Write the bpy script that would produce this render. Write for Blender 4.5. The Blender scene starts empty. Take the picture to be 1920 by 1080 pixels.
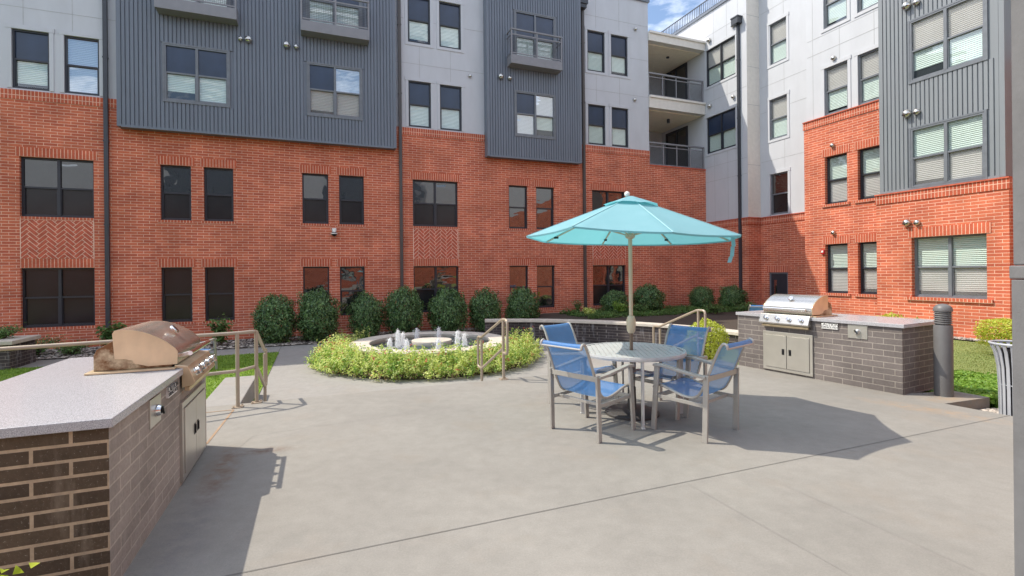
import bpy, bmesh, math, random
import numpy as np
from mathutils import Matrix, Vector, noise
PI = math.pi
R = math.radians
sc = bpy.context.scene
COL = sc.collection
random.seed(7)

# ------------------------------------------------------------------ camera
cam_d = bpy.data.cameras.new("camera")
cam_d.sensor_width = 36.0
cam_d.lens = 17.456
cam_d.shift_y = -0.0151
cam_d.clip_start = 0.05
cam_d.clip_end = 2000
cam = bpy.data.objects.new("camera", cam_d)
COL.objects.link(cam)
cam.matrix_world = Matrix.Translation((0, 0, 1.6)) @ Matrix.Rotation(PI/2, 4, 'X') @ Matrix.Rotation(-0.01037, 4, 'Z')
sc.camera = cam

# ------------------------------------------------------------------ sky, sun, exposure
SUN_DIR = Vector((0.74, -0.135, -1.0)).normalized()
SUN_EL = math.asin(-SUN_DIR.z)
SUN_ROT = math.atan2(-SUN_DIR.x, -SUN_DIR.y)
world = bpy.data.worlds.new("World")
sc.world = world
world.use_nodes = True
wn, wl = world.node_tree.nodes, world.node_tree.links
wn.clear()
w_out = wn.new('ShaderNodeOutputWorld')
w_bg = wn.new('ShaderNodeBackground')
w_sky = wn.new('ShaderNodeTexSky')
w_sky.sky_type = 'NISHITA'
w_sky.sun_disc = False
w_sky.sun_elevation = SUN_EL
w_sky.sun_rotation = SUN_ROT
w_sky.air_density = 1.0
w_sky.dust_density = 1.2
w_tc = wn.new('ShaderNodeTexCoord')
w_map = wn.new('ShaderNodeMapping')
w_map.inputs['Scale'].default_value = (1.6, 1.6, 4.5)
w_map.inputs['Location'].default_value = (9.0, 1.0, 1.75)
w_map.inputs['Rotation'].default_value = (0, 0, R(-10))
w_noise = wn.new('ShaderNodeTexNoise')
w_noise.inputs['Scale'].default_value = 2.2
w_noise.inputs['Detail'].default_value = 8
w_noise.inputs['Roughness'].default_value = 0.6
w_ramp = wn.new('ShaderNodeValToRGB')
w_ramp.color_ramp.elements[0].position = 0.42
w_ramp.color_ramp.elements[1].position = 0.72
w_mix = wn.new('ShaderNodeMixRGB')
w_mix.inputs[2].default_value = (11.5, 11.7, 12.0, 1)
wl.new(w_tc.outputs['Generated'], w_map.inputs['Vector'])
wl.new(w_map.outputs['Vector'], w_noise.inputs['Vector'])
wl.new(w_noise.outputs['Fac'], w_ramp.inputs['Fac'])
wl.new(w_ramp.outputs['Color'], w_mix.inputs[0])
wl.new(w_sky.outputs['Color'], w_mix.inputs[1])
wl.new(w_mix.outputs['Color'], w_bg.inputs['Color'])
w_bg.inputs['Strength'].default_value = 0.15
wl.new(w_bg.outputs['Background'], w_out.inputs['Surface'])

sun_d = bpy.data.lights.new("sun", 'SUN')
sun_d.energy = 3.2
sun_d.angle = R(0.5)
sun_d.color = (1.0, 0.92, 0.78)
sun = bpy.data.objects.new("sun", sun_d)
COL.objects.link(sun)
sun.rotation_euler = SUN_DIR.to_track_quat('-Z', 'Y').to_euler()
sun.location = (-20, 10, 30)

sc.view_settings.view_transform = 'Standard'
sc.view_settings.look = 'None'
sc.view_settings.exposure = 0.64
sc.view_settings.gamma = 1.0
sc.cycles.max_bounces = 8
sc.cycles.diffuse_bounces = 4
sc.cycles.transparent_max_bounces = 10
sc.cycles.caustics_reflective = False
sc.cycles.caustics_refractive = False

# ------------------------------------------------------------------ materials
MATS = {}

def new_mat(name):
    m = bpy.data.materials.new(name)
    m.use_nodes = True
    MATS[name] = m
    nt = m.node_tree
    return m, nt.nodes, nt.links, nt.nodes['Principled BSDF']

def mnode(ns, t, **kw):
    n = ns.new(t)
    for k, v in kw.items():
        if k in n.inputs:
            n.inputs[k].default_value = v
        else:
            setattr(n, k, v)
    return n

def mix_color(ns, ls, fac, a, b, blend='MIX'):
    n = ns.new('ShaderNodeMixRGB')
    n.blend_type = blend
    for i, v in ((0, fac), (1, a), (2, b)):
        if hasattr(v, 'is_linked') or hasattr(v, 'links'):
            ls.new(v, n.inputs[i])
        elif i == 0:
            n.inputs[0].default_value = v
        else:
            n.inputs[i].default_value = (*v, 1)
    return n.outputs[0]

def ramp(ns, ls, src, p0, p1, c0=(0, 0, 0), c1=(1, 1, 1)):
    n = ns.new('ShaderNodeValToRGB')
    n.color_ramp.elements[0].position = p0
    n.color_ramp.elements[1].position = p1
    n.color_ramp.elements[0].color = (*c0, 1)
    n.color_ramp.elements[1].color = (*c1, 1)
    ls.new(src, n.inputs[0])
    return n.outputs[0]

def noise_out(ns, ls, scale, detail=4, rough=0.55, coord='Object', stretch=None, out='Fac'):
    tc = ns.new('ShaderNodeTexCoord')
    n = mnode(ns, 'ShaderNodeTexNoise', Scale=scale, Detail=detail, Roughness=rough)
    src = tc.outputs[coord]
    if stretch:
        mp = ns.new('ShaderNodeMapping')
        mp.inputs['Scale'].default_value = stretch
        ls.new(src, mp.inputs['Vector'])
        src = mp.outputs['Vector']
    ls.new(src, n.inputs['Vector'])
    return n.outputs[out]

def bump(ns, ls, bs, h, strength=0.3, dist=0.01):
    b = mnode(ns, 'ShaderNodeBump', Strength=strength, Distance=dist)
    ls.new(h, b.inputs['Height'])
    ls.new(b.outputs['Normal'], bs.inputs['Normal'])

def plain(name, col, rough=0.5, metal=0.0, var=0.12, vscale=6.0, bmp=0.0, bscale=60, spec=0.5, stretch=None):
    m, ns, ls, bs = new_mat(name)
    f = noise_out(ns, ls, vscale, 5, 0.6, stretch=stretch)
    f = ramp(ns, ls, f, 0.3, 0.7)
    c = mix_color(ns, ls, f, tuple(x*(1-var) for x in col), tuple(min(1, x*(1+var)) for x in col))
    ls.new(c, bs.inputs['Base Color'])
    bs.inputs['Roughness'].default_value = rough
    bs.inputs['Metallic'].default_value = metal
    bs.inputs['Specular IOR Level'].default_value = spec
    if bmp:
        bump(ns, ls, bs, noise_out(ns, ls, bscale, 4), bmp, 0.004)
    return m

def brick(name, c1, c2, mortar, bw=0.305, rh=0.081, ms=0.0068, rough=0.85, offset=0.5, wear=0.30, pits=0.0, streak=None):
    m, ns, ls, bs = new_mat(name)
    tc = ns.new('ShaderNodeTexCoord')
    sp = ns.new('ShaderNodeSeparateXYZ')
    ls.new(tc.outputs['Object'], sp.inputs[0])
    ad = ns.new('ShaderNodeMath')
    ad.operation = 'ADD'
    ls.new(sp.outputs['X'], ad.inputs[0])
    ls.new(sp.outputs['Y'], ad.inputs[1])
    cb = ns.new('ShaderNodeCombineXYZ')
    ls.new(ad.outputs[0], cb.inputs['X'])
    ls.new(sp.outputs['Z'], cb.inputs['Y'])
    b = ns.new('ShaderNodeTexBrick')
    ls.new(cb.outputs[0], b.inputs['Vector'])
    b.offset = offset
    b.inputs['Scale'].default_value = 1.0
    b.inputs['Brick Width'].default_value = bw
    b.inputs['Row Height'].default_value = rh
    b.inputs['Mortar Size'].default_value = ms
    b.inputs['Mortar Smooth'].default_value = 0.15
    b.inputs['Bias'].default_value = -0.1
    b.inputs['Color1'].default_value = (*c1, 1)
    b.inputs['Color2'].default_value = (*c2, 1)
    b.inputs['Mortar'].default_value = (*mortar, 1)
    n1 = ramp(ns, ls, noise_out(ns, ls, 1.1, 5, 0.6), 0.3, 0.72, (1-wear,)*3, (1+wear*0.5,)*3)
    n2 = ramp(ns, ls, noise_out(ns, ls, 38, 4, 0.7), 0.25, 0.75, (0.8,)*3, (1.12,)*3)
    c = mix_color(ns, ls, 1.0, b.outputs['Color'], n1, 'MULTIPLY')
    c = mix_color(ns, ls, 1.0, c, n2, 'MULTIPLY')
    if pits:
        v = noise_out(ns, ls, 75, 4, 0.85)
        c = mix_color(ns, ls, ramp(ns, ls, v, 0.60, 0.70, (0, 0, 0), (pits,)*3), c, (0.55, 0.5, 0.42))
    if streak:
        v = noise_out(ns, ls, 3.0, 5, 0.65, stretch=(2.6, 2.6, 0.5))
        c = mix_color(ns, ls, ramp(ns, ls, v, 0.56, 0.76, (0, 0, 0), (0.6,)*3), c, streak)
    ls.new(c, bs.inputs['Base Color'])
    bs.inputs['Roughness'].default_value = rough
    bs.inputs['Specular IOR Level'].default_value = 0.15
    inv = ns.new('ShaderNodeMath')
    inv.operation = 'MULTIPLY_ADD'
    ls.new(b.outputs['Fac'], inv.inputs[0])
    inv.inputs[1].default_value = -1.0
    inv.inputs[2].default_value = 1.0
    hm = mix_color(ns, ls, 0.25, inv.outputs[0], noise_out(ns, ls, 70, 4))
    bump(ns, ls, bs, hm, 0.6, 0.008)
    return m

BR1, BR2, BRM = (0.67, 0.185, 0.100), (0.50, 0.118, 0.070), (0.84, 0.54, 0.41)
brick('red_brick', BR1, BR2, BRM)
brick('red_soldier', (0.60, 0.145, 0.078), (0.48, 0.105, 0.06), BRM, bw=0.081, rh=0.60, ms=0.008, offset=0.0)
plain('red_brick_solid', (0.51, 0.115, 0.065), 0.85, var=0.25, vscale=7, bmp=0.3)
plain('mortar', (0.90, 0.66, 0.53), 0.9)
GB1, GB2, GBM = (0.175, 0.145, 0.128), (0.115, 0.096, 0.085), (0.52, 0.44, 0.35)
brick('grey_brick', (0.205, 0.180, 0.170), (0.165, 0.145, 0.138), (0.36, 0.325, 0.29), bw=0.255, rh=0.0775, ms=0.0055, wear=0.35, pits=0.3)
brick('brown_brick', (0.135, 0.098, 0.066), (0.085, 0.062, 0.045), (0.54, 0.41, 0.28), bw=0.305, rh=0.0775, ms=0.0085, wear=0.5, pits=0.55, streak=(0.26, 0.21, 0.16))
brick('bounce_lit_brick', (0.42, 0.37, 0.325), (0.34, 0.30, 0.262), (0.54, 0.48, 0.41), bw=0.305, rh=0.0775, ms=0.006, wear=0.4, pits=0.3, streak=(0.36, 0.32, 0.28))  # paler copy of the left counter's brick, patio bounce light painted into its colour
brick('dark_planter_brick', (0.09, 0.075, 0.075), (0.065, 0.055, 0.055), (0.24, 0.21, 0.19), bw=0.205, rh=0.0775, ms=0.006, wear=0.4, streak=(0.42, 0.41, 0.42))
plain('siding', (0.53, 0.55, 0.59), 0.6, var=0.05, vscale=2.2, bmp=0.12, bscale=90, stretch=(1, 1, 0.35))
plain('siding_joint', (0.40, 0.41, 0.42), 0.8)
plain('column_paint', (0.72, 0.69, 0.64), 0.6, var=0.06)
plain('ceiling_paint', (0.86, 0.77, 0.62), 0.8, var=0.05)
plain('dark_metal', (0.148, 0.172, 0.215), 0.42, 0.0, var=0.08, vscale=3, stretch=(1, 1, 0.2))
plain('light_metal', (0.22, 0.24, 0.262), 0.42, 0.0, var=0.06, vscale=3, stretch=(1, 1, 0.2))
plain('balcony_paint', (0.23, 0.232, 0.255), 0.5, var=0.06)
plain('frame_dark', (0.028, 0.031, 0.042), 0.4)
plain('frame_grey', (0.16, 0.175, 0.20), 0.4)
plain('pipe_dark', (0.045, 0.050, 0.062), 0.4, var=0.1)
plain('pipe_brown', (0.075, 0.066, 0.064), 0.4, var=0.1)
plain('steel', (0.62, 0.60, 0.56), 0.24, 0.95, var=0.10, vscale=9, stretch=(1, 12, 12), bmp=0.03, bscale=40)
plain('steel_warm', (0.74, 0.60, 0.40), 0.38, 0.7, var=0.12, vscale=5)
plain('steel_door', (0.56, 0.54, 0.49), 0.33, 0.7, var=0.05, vscale=5)
plain('chrome', (0.8, 0.8, 0.8), 0.1, 1.0, var=0.03)
plain('black_plastic', (0.012, 0.012, 0.014), 0.4)
plain('white_paint', (0.78, 0.78, 0.76), 0.5, var=0.05)
plain('red_plastic', (0.5, 0.02, 0.02), 0.35)
plain('rail_paint', (0.42, 0.35, 0.27), 0.38, 0.25, var=0.06)
plain('chair_metal', (0.44, 0.42, 0.385), 0.36, 0.35, var=0.06)
plain('table_paint', (0.56, 0.565, 0.56), 0.4, 0.15, var=0.07, vscale=12)
plain('pole_cream', (0.58, 0.49, 0.35), 0.4, var=0.06)
plain('pole_brown', (0.20, 0.15, 0.11), 0.4, 0.5)
plain('base_dark', (0.075, 0.07, 0.068), 0.55, 0.2)
plain('bollard_grey', (0.135, 0.132, 0.132), 0.45, var=0.08)
plain('can_grey', (0.44, 0.46, 0.50), 0.4, 0.1, var=0.06)
plain('pillar_grey', (0.15, 0.15, 0.155), 0.75, var=0.1, vscale=9, bmp=0.35, bscale=45)
plain('stone_cap', (0.55, 0.50, 0.43), 0.8, var=0.14, vscale=5, bmp=0.2)
plain('soil', (0.055, 0.042, 0.032), 0.95, var=0.5, vscale=25, bmp=0.6)
plain('bark', (0.10, 0.075, 0.055), 0.9, var=0.3, vscale=20)
plain('sealant', (0.33, 0.22, 0.14), 0.8, var=0.2)
plain('joint_dark', (0.13, 0.125, 0.12), 0.95)
plain('joint_light', (0.27, 0.255, 0.235), 0.95)
plain('sign_text', (0.03, 0.028, 0.028), 0.6)
plain('pebble', (0.34, 0.31, 0.28), 0.8, var=0.45, vscale=5)
plain('blue_cloth_far', (0.05, 0.11, 0.42), 0.7)

# concrete
def concrete(name, base, var=0.1, stain=False, rough=0.8):
    m, ns, ls, bs = new_mat(name)
    a = ramp(ns, ls, noise_out(ns, ls, 0.55, 6, 0.6), 0.3, 0.7)
    c = mix_color(ns, ls, a, tuple(x*(1-var) for x in base), tuple(x*(1+var*0.8) for x in base))
    b = ramp(ns, ls, noise_out(ns, ls, 7, 8, 0.72), 0.25, 0.75, (0.86,)*3, (1.08,)*3)
    c = mix_color(ns, ls, 1.0, c, b, 'MULTIPLY')
    g = ramp(ns, ls, noise_out(ns, ls, 90, 5, 0.85), 0.2, 0.8, (0.74,)*3, (1.18,)*3)
    c = mix_color(ns, ls, 1.0, c, g, 'MULTIPLY')
    s = noise_out(ns, ls, 2.6, 8, 0.7, stretch=(0.45, 1.8, 1))
    c = mix_color(ns, ls, ramp(ns, ls, s, 0.56, 0.80, (0,)*3, (0.35,)*3), c, tuple(x*0.72 for x in base))
    r = noise_out(ns, ls, 1.3, 5, 0.6)
    c = mix_color(ns, ls, ramp(ns, ls, r, 0.55, 0.78, (0,)*3, (0.30,)*3), c, (base[0]*1.0, base[1]*0.84, base[2]*0.70))
    if stain:
        # rust runs on the slab at the foot of the left counter, a damp patch and faint pale scuffs
        for (px, py, rz, sx, sy, col, k) in ((-2.40, 4.05, 1.95, 0.75, 0.16, (0.20, 0.105, 0.055), 0.75), (-2.30, 4.52, 0.3, 0.42, 0.12, (0.16, 0.10, 0.07), 0.8), (-2.05, 3.1, 1.95, 1.1, 0.22, (0.17, 0.16, 0.17), 0.55),
                                             (4.7, 5.6, -0.9, 0.9, 0.22, (0.36, 0.24, 0.14), 0.6), (5.35, 6.1, 0.2, 0.5, 0.25, (0.40, 0.26, 0.14), 0.6)):
            tc = ns.new('ShaderNodeTexCoord')
            mp = ns.new('ShaderNodeMapping')
            mp.vector_type = 'TEXTURE'
            mp.inputs['Location'].default_value = (px, py, 0)
            mp.inputs['Rotation'].default_value = (0, 0, rz)
            mp.inputs['Scale'].default_value = (sx, sy, 1)
            ls.new(tc.outputs['Object'], mp.inputs['Vector'])
            gr = ns.new('ShaderNodeTexGradient')
            gr.gradient_type = 'SPHERICAL'
            ls.new(mp.outputs[0], gr.inputs[0])
            nz = ramp(ns, ls, noise_out(ns, ls, 9, 6, 0.7), 0.38, 0.66)
            f = mix_color(ns, ls, 1.0, ramp(ns, ls, gr.outputs['Fac'], 0.0, 0.7, (0,)*3, (k,)*3), nz, 'MULTIPLY')
            c = mix_color(ns, ls, f, c, col)
    ls.new(c, bs.inputs['Base Color'])
    bs.inputs['Roughness'].default_value = rough
    bs.inputs['Specular IOR Level'].default_value = 0.35
    bump(ns, ls, bs, noise_out(ns, ls, 110, 5, 0.7), 0.22, 0.004)
    return m
concrete('concrete', (0.275, 0.260, 0.236), var=0.14, stain=True)
concrete('concrete_walk', (0.315, 0.30, 0.282), 0.08)
concrete('concrete_edge', (0.40, 0.35, 0.29), 0.15)

# granite
m, ns, ls, bs = new_mat('granite')
v1 = noise_out(ns, ls, 260, 3, 0.8)
v2 = noise_out(ns, ls, 120, 4, 0.7)
c = mix_color(ns, ls, ramp(ns, ls, v1, 0.36, 0.60), (0.20, 0.20, 0.215), (0.56, 0.56, 0.59))
c = mix_color(ns, ls, ramp(ns, ls, v2, 0.55, 0.68, (0,)*3, (0.7,)*3), c, (0.55, 0.55, 0.55))
ls.new(c, bs.inputs['Base Color'])
bs.inputs['Roughness'].default_value = 0.26
bs.inputs['Coat Weight'].default_value = 0.12
bs.inputs['Coat Roughness'].default_value = 0.08

# rusty steel for the firebox
m, ns, ls, bs = new_mat('rusty_steel')
v = noise_out(ns, ls, 7, 7, 0.65)
c = mix_color(ns, ls, ramp(ns, ls, v, 0.40, 0.58), (0.62, 0.50, 0.33), (0.20, 0.085, 0.03))
c = mix_color(ns, ls, ramp(ns, ls, noise_out(ns, ls, 22, 5, 0.7), 0.52, 0.7, (0,)*3, (0.7,)*3), c, (0.10, 0.05, 0.025))
ls.new(c, bs.inputs['Base Color'])
bs.inputs['Roughness'].default_value = 0.5
bs.inputs['Metallic'].default_value = 0.4
# mottled brown lid skin
m, ns, ls, bs = new_mat('mottled_steel')
v = noise_out(ns, ls, 3, 7, 0.6)
c = mix_color(ns, ls, ramp(ns, ls, v, 0.30, 0.75), (0.76, 0.68, 0.57), (0.56, 0.47, 0.38))
ls.new(c, bs.inputs['Base Color'])
bs.inputs['Roughness'].default_value = 0.27
bs.inputs['Metallic'].default_value = 0.85

# glass kinds
def wavy(ns, ls, strength=0.35, scale=1.3):
    n = noise_out(ns, ls, scale, 2, 0.4, stretch=(1.0, 1.0, 1.7))
    b = mnode(ns, 'ShaderNodeBump', Strength=strength, Distance=0.06)
    ls.new(n, b.inputs['Height'])
    return b.outputs['Normal']

m, ns, ls, bs = new_mat('glass_dark')
bs.inputs['Base Color'].default_value = (0.010, 0.012, 0.013, 1)
bs.inputs['Roughness'].default_value = 0.015
bs.inputs['IOR'].default_value = 2.3
ls.new(wavy(ns, ls, 0.28, 1.1), bs.inputs['Normal'])

def clear_glass(name, tint, f0, wav=0.25):
    m, ns, ls, bs = new_mat(name)
    out = [n for n in ns if n.type == 'OUTPUT_MATERIAL'][0]
    ns.remove(bs)
    t = ns.new('ShaderNodeBsdfTransparent')
    t.inputs[0].default_value = (*tint, 1)
    g = ns.new('ShaderNodeBsdfGlossy')
    g.inputs['Roughness'].default_value = 0.01
    g.inputs['Color'].default_value = (0.95, 0.97, 1, 1)
    nrm = wavy(ns, ls, wav)
    ls.new(nrm, g.inputs['Normal'])
    lw = mnode(ns, 'ShaderNodeLayerWeight', Blend=0.25)
    ma = ns.new('ShaderNodeMath')
    ma.operation = 'MULTIPLY_ADD'
    ls.new(lw.outputs['Facing'], ma.inputs[0])
    ma.inputs[1].default_value = 0.28
    ma.inputs[2].default_value = f0
    mx = ns.new('ShaderNodeMixShader')
    ls.new(ma.outputs[0], mx.inputs[0])
    ls.new(t.outputs[0], mx.inputs[1])
    ls.new(g.outputs[0], mx.inputs[2])
    ls.new(mx.outputs[0], out.inputs['Surface'])
clear_glass('glass_clear', (0.88, 0.97, 0.95), 0.10)
clear_glass('glass_green', (0.86, 0.945, 0.92), 0.10)
clear_glass('glass_bright', (0.80, 0.88, 0.92), 0.38, 0.10)

def screen(name, col, alpha, rough=0.45, spec=0.3):
    m, ns, ls, bs = new_mat(name)
    out = [n for n in ns if n.type == 'OUTPUT_MATERIAL'][0]
    bs.inputs['Roughness'].default_value = rough
    bs.inputs['Specular IOR Level'].default_value = spec
    f = ramp(ns, ls, noise_out(ns, ls, 1.6, 3, 0.5), 0.3, 0.7)
    ls.new(mix_color(ns, ls, f, tuple(x*0.8 for x in col), tuple(x*1.25 for x in col)), bs.inputs['Base Color'])
    if alpha < 1:
        t = ns.new('ShaderNodeBsdfTransparent')
        mx = mnode(ns, 'ShaderNodeMixShader')
        mx.inputs[0].default_value = alpha
        ls.new(t.outputs[0], mx.inputs[1])
        ls.new(bs.outputs[0], mx.inputs[2])
        ls.new(mx.outputs[0], out.inputs['Surface'])
screen('screen_dark', (0.016, 0.017, 0.019), 1.0, 0.22, 0.5)
screen('screen_navy', (0.024, 0.040, 0.080), 1.0, 0.25, 0.6)
screen('screen_grey', (0.27, 0.275, 0.275), 0.45, 0.6)

m, ns, ls, bs = new_mat('blind')
tc = ns.new('ShaderNodeTexCoord')
sp = ns.new('ShaderNodeSeparateXYZ')
ls.new(tc.outputs['Object'], sp.inputs[0])
cb = ns.new('ShaderNodeCombineXYZ')
ls.new(sp.outputs['Z'], cb.inputs['X'])
wv = mnode(ns, 'ShaderNodeTexWave', Scale=6.3)
ls.new(cb.outputs[0], wv.inputs['Vector'])
ls.new(mix_color(ns, ls, ramp(ns, ls, wv.outputs['Fac'], 0.10, 0.55), (0.55, 0.58, 0.56), (0.92, 0.92, 0.89)), bs.inputs['Base Color'])
bs.inputs['Roughness'].default_value = 0.6
bump(ns, ls, bs, wv.outputs['Fac'], 0.6, 0.02)
plain('room_dark', (0.02, 0.02, 0.022), 0.9)

# foliage
def leaf_mat(name, dark, light, transl=0.35, rough=0.45):
    m, ns, ls, bs = new_mat(name)
    out = [n for n in ns if n.type == 'OUTPUT_MATERIAL'][0]
    g = ns.new('ShaderNodeNewGeometry')
    f = mix_color(ns, ls, 0.5, g.outputs['Random Per Island'], noise_out(ns, ls, 2.6, 3))
    c = ramp(ns, ls, f, 0.22, 0.80, dark, light)
    ls.new(c, bs.inputs['Base Color'])
    bs.inputs['Roughness'].default_value = rough
    t = ns.new('ShaderNodeBsdfTranslucent')
    ls.new(c, t.inputs['Color'])
    mx = ns.new('ShaderNodeMixShader')
    mx.inputs[0].default_value = transl
    ls.new(bs.outputs[0], mx.inputs[1])
    ls.new(t.outputs[0], mx.inputs[2])
    ls.new(mx.outputs[0], out.inputs['Surface'])
leaf_mat('leaf_dark', (0.018, 0.065, 0.028), (0.25, 0.42, 0.15), 0.28, 0.24)
leaf_mat('leaf_mid', (0.06, 0.14, 0.035), (0.22, 0.36, 0.10), 0.4)
leaf_mat('leaf_lime', (0.48, 0.60, 0.10), (0.90, 0.94, 0.42), 0.55)
leaf_mat('leaf_yellow', (0.38, 0.46, 0.03), (0.72, 0.76, 0.14), 0.45)
leaf_mat('leaf_bright', (0.12, 0.26, 0.03), (0.40, 0.60, 0.12), 0.45)
leaf_mat('leaf_dry', (0.22, 0.14, 0.07), (0.42, 0.32, 0.17), 0.3)
leaf_mat('flower_red', (0.35, 0.03, 0.03), (0.65, 0.16, 0.10), 0.3)

def lawn_mat(name, a, b):
    m, ns, ls, bs = new_mat(name)
    f = ramp(ns, ls, noise_out(ns, ls, 1.2, 6, 0.65), 0.3, 0.7)
    c = mix_color(ns, ls, f, a, b)
    g = ramp(ns, ls, noise_out(ns, ls, 130, 4, 0.8), 0.2, 0.8, (0.55,)*3, (1.35,)*3)
    c = mix_color(ns, ls, 1.0, c, g, 'MULTIPLY')
    ls.new(c, bs.inputs['Base Color'])
    bs.inputs['Roughness'].default_value = 0.85
    bs.inputs['Specular IOR Level'].default_value = 0.15
    bump(ns, ls, bs, noise_out(ns, ls, 160, 4, 0.8), 0.8, 0.02)
lawn_mat('lawn_green', (0.15, 0.26, 0.035), (0.24, 0.36, 0.055))
lawn_mat('lawn_right', (0.20, 0.25, 0.085), (0.28, 0.33, 0.12))
leaf_mat('grass_pale', (0.18, 0.24, 0.06), (0.38, 0.44, 0.16), 0.4)

# cloth
m, ns, ls, bs = new_mat('canopy_cloth')
out = [n for n in ns if n.type == 'OUTPUT_MATERIAL'][0]
f = ramp(ns, ls, noise_out(ns, ls, 3.0, 4), 0.3, 0.7)
c = mix_color(ns, ls, f, (0.255, 0.48, 0.545), (0.30, 0.53, 0.60))
ls.new(c, bs.inputs['Base Color'])
bs.inputs['Roughness'].default_value = 0.85
bs.inputs['Specular IOR Level'].default_value = 0.1
t = ns.new('ShaderNodeBsdfTranslucent')
t.inputs['Color'].default_value = (0.22, 0.72, 0.78, 1)
mx = ns.new('ShaderNodeMixShader')
mx.inputs[0].default_value = 0.35
ls.new(bs.outputs[0], mx.inputs[1])
ls.new(t.outputs[0], mx.inputs[2])
ls.new(mx.outputs[0], out.inputs['Surface'])

plain('seam_cloth', (0.36, 0.60, 0.66), 0.85, var=0.05, spec=0.1)
m, ns, ls, bs = new_mat('sling_mesh')
out = [n for n in ns if n.type == 'OUTPUT_MATERIAL'][0]
f = ramp(ns, ls, noise_out(ns, ls, 5.0, 4), 0.3, 0.7)
ls.new(mix_color(ns, ls, f, (0.055, 0.21, 0.56), (0.085, 0.28, 0.66)), bs.inputs['Base Color'])
bs.inputs['Roughness'].default_value = 0.45
bs.inputs['Sheen Weight'].default_value = 0.3
t = ns.new('ShaderNodeBsdfTransparent')
tl = ns.new('ShaderNodeBsdfTranslucent')
tl.inputs['Color'].default_value = (0.16, 0.50, 0.90, 1)
m1 = ns.new('ShaderNodeMixShader')
m1.inputs[0].default_value = 0.25
ls.new(bs.outputs[0], m1.inputs[1])
ls.new(tl.outputs[0], m1.inputs[2])
m2 = ns.new('ShaderNodeMixShader')
m2.inputs[0].default_value = 0.74
ls.new(t.outputs[0], m2.inputs[1])
ls.new(m1.outputs[0], m2.inputs[2])
ls.new(m2.outputs[0], out.inputs['Surface'])

# water
m, ns, ls, bs = new_mat('water')
bs.inputs['Base Color'].default_value = (0.02, 0.06, 0.065, 1)
bs.inputs['Roughness'].default_value = 0.04
bump(ns, ls, bs, noise_out(ns, ls, 16, 4, 0.6), 0.5, 0.03)
m, ns, ls, bs = new_mat('water_foam')
out = [n for n in ns if n.type == 'OUTPUT_MATERIAL'][0]
bs.inputs['Base Color'].default_value = (0.95, 0.96, 0.97, 1)
bs.inputs['Roughness'].default_value = 0.3
tlw = ns.new('ShaderNodeBsdfTranslucent')
tlw.inputs['Color'].default_value = (0.97, 0.98, 1.0, 1)
mw_ = ns.new('ShaderNodeMixShader')
mw_.inputs[0].default_value = 0.5
ls.new(bs.outputs[0], mw_.inputs[1])
ls.new(tlw.outputs[0], mw_.inputs[2])
t = ns.new('ShaderNodeBsdfTransparent')
mx = ns.new('ShaderNodeMixShader')
lw = mnode(ns, 'ShaderNodeLayerWeight', Blend=0.5)
fz_ = ramp(ns, ls, lw.outputs['Facing'], 0.25, 0.95, (1,)*3, (0.05,)*3)
ls.new(mix_color(ns, ls, 1.0, fz_, ramp(ns, ls, noise_out(ns, ls, 60, 4, 0.75, stretch=(1, 1, 0.3)), 0.30, 0.62, (0.35,)*3, (1,)*3), 'MULTIPLY'), mx.inputs[0])
ls.new(t.outputs[0], mx.inputs[1])
ls.new(mw_.outputs[0], mx.inputs[2])
ls.new(mx.outputs[0], out.inputs['Surface'])

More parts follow.
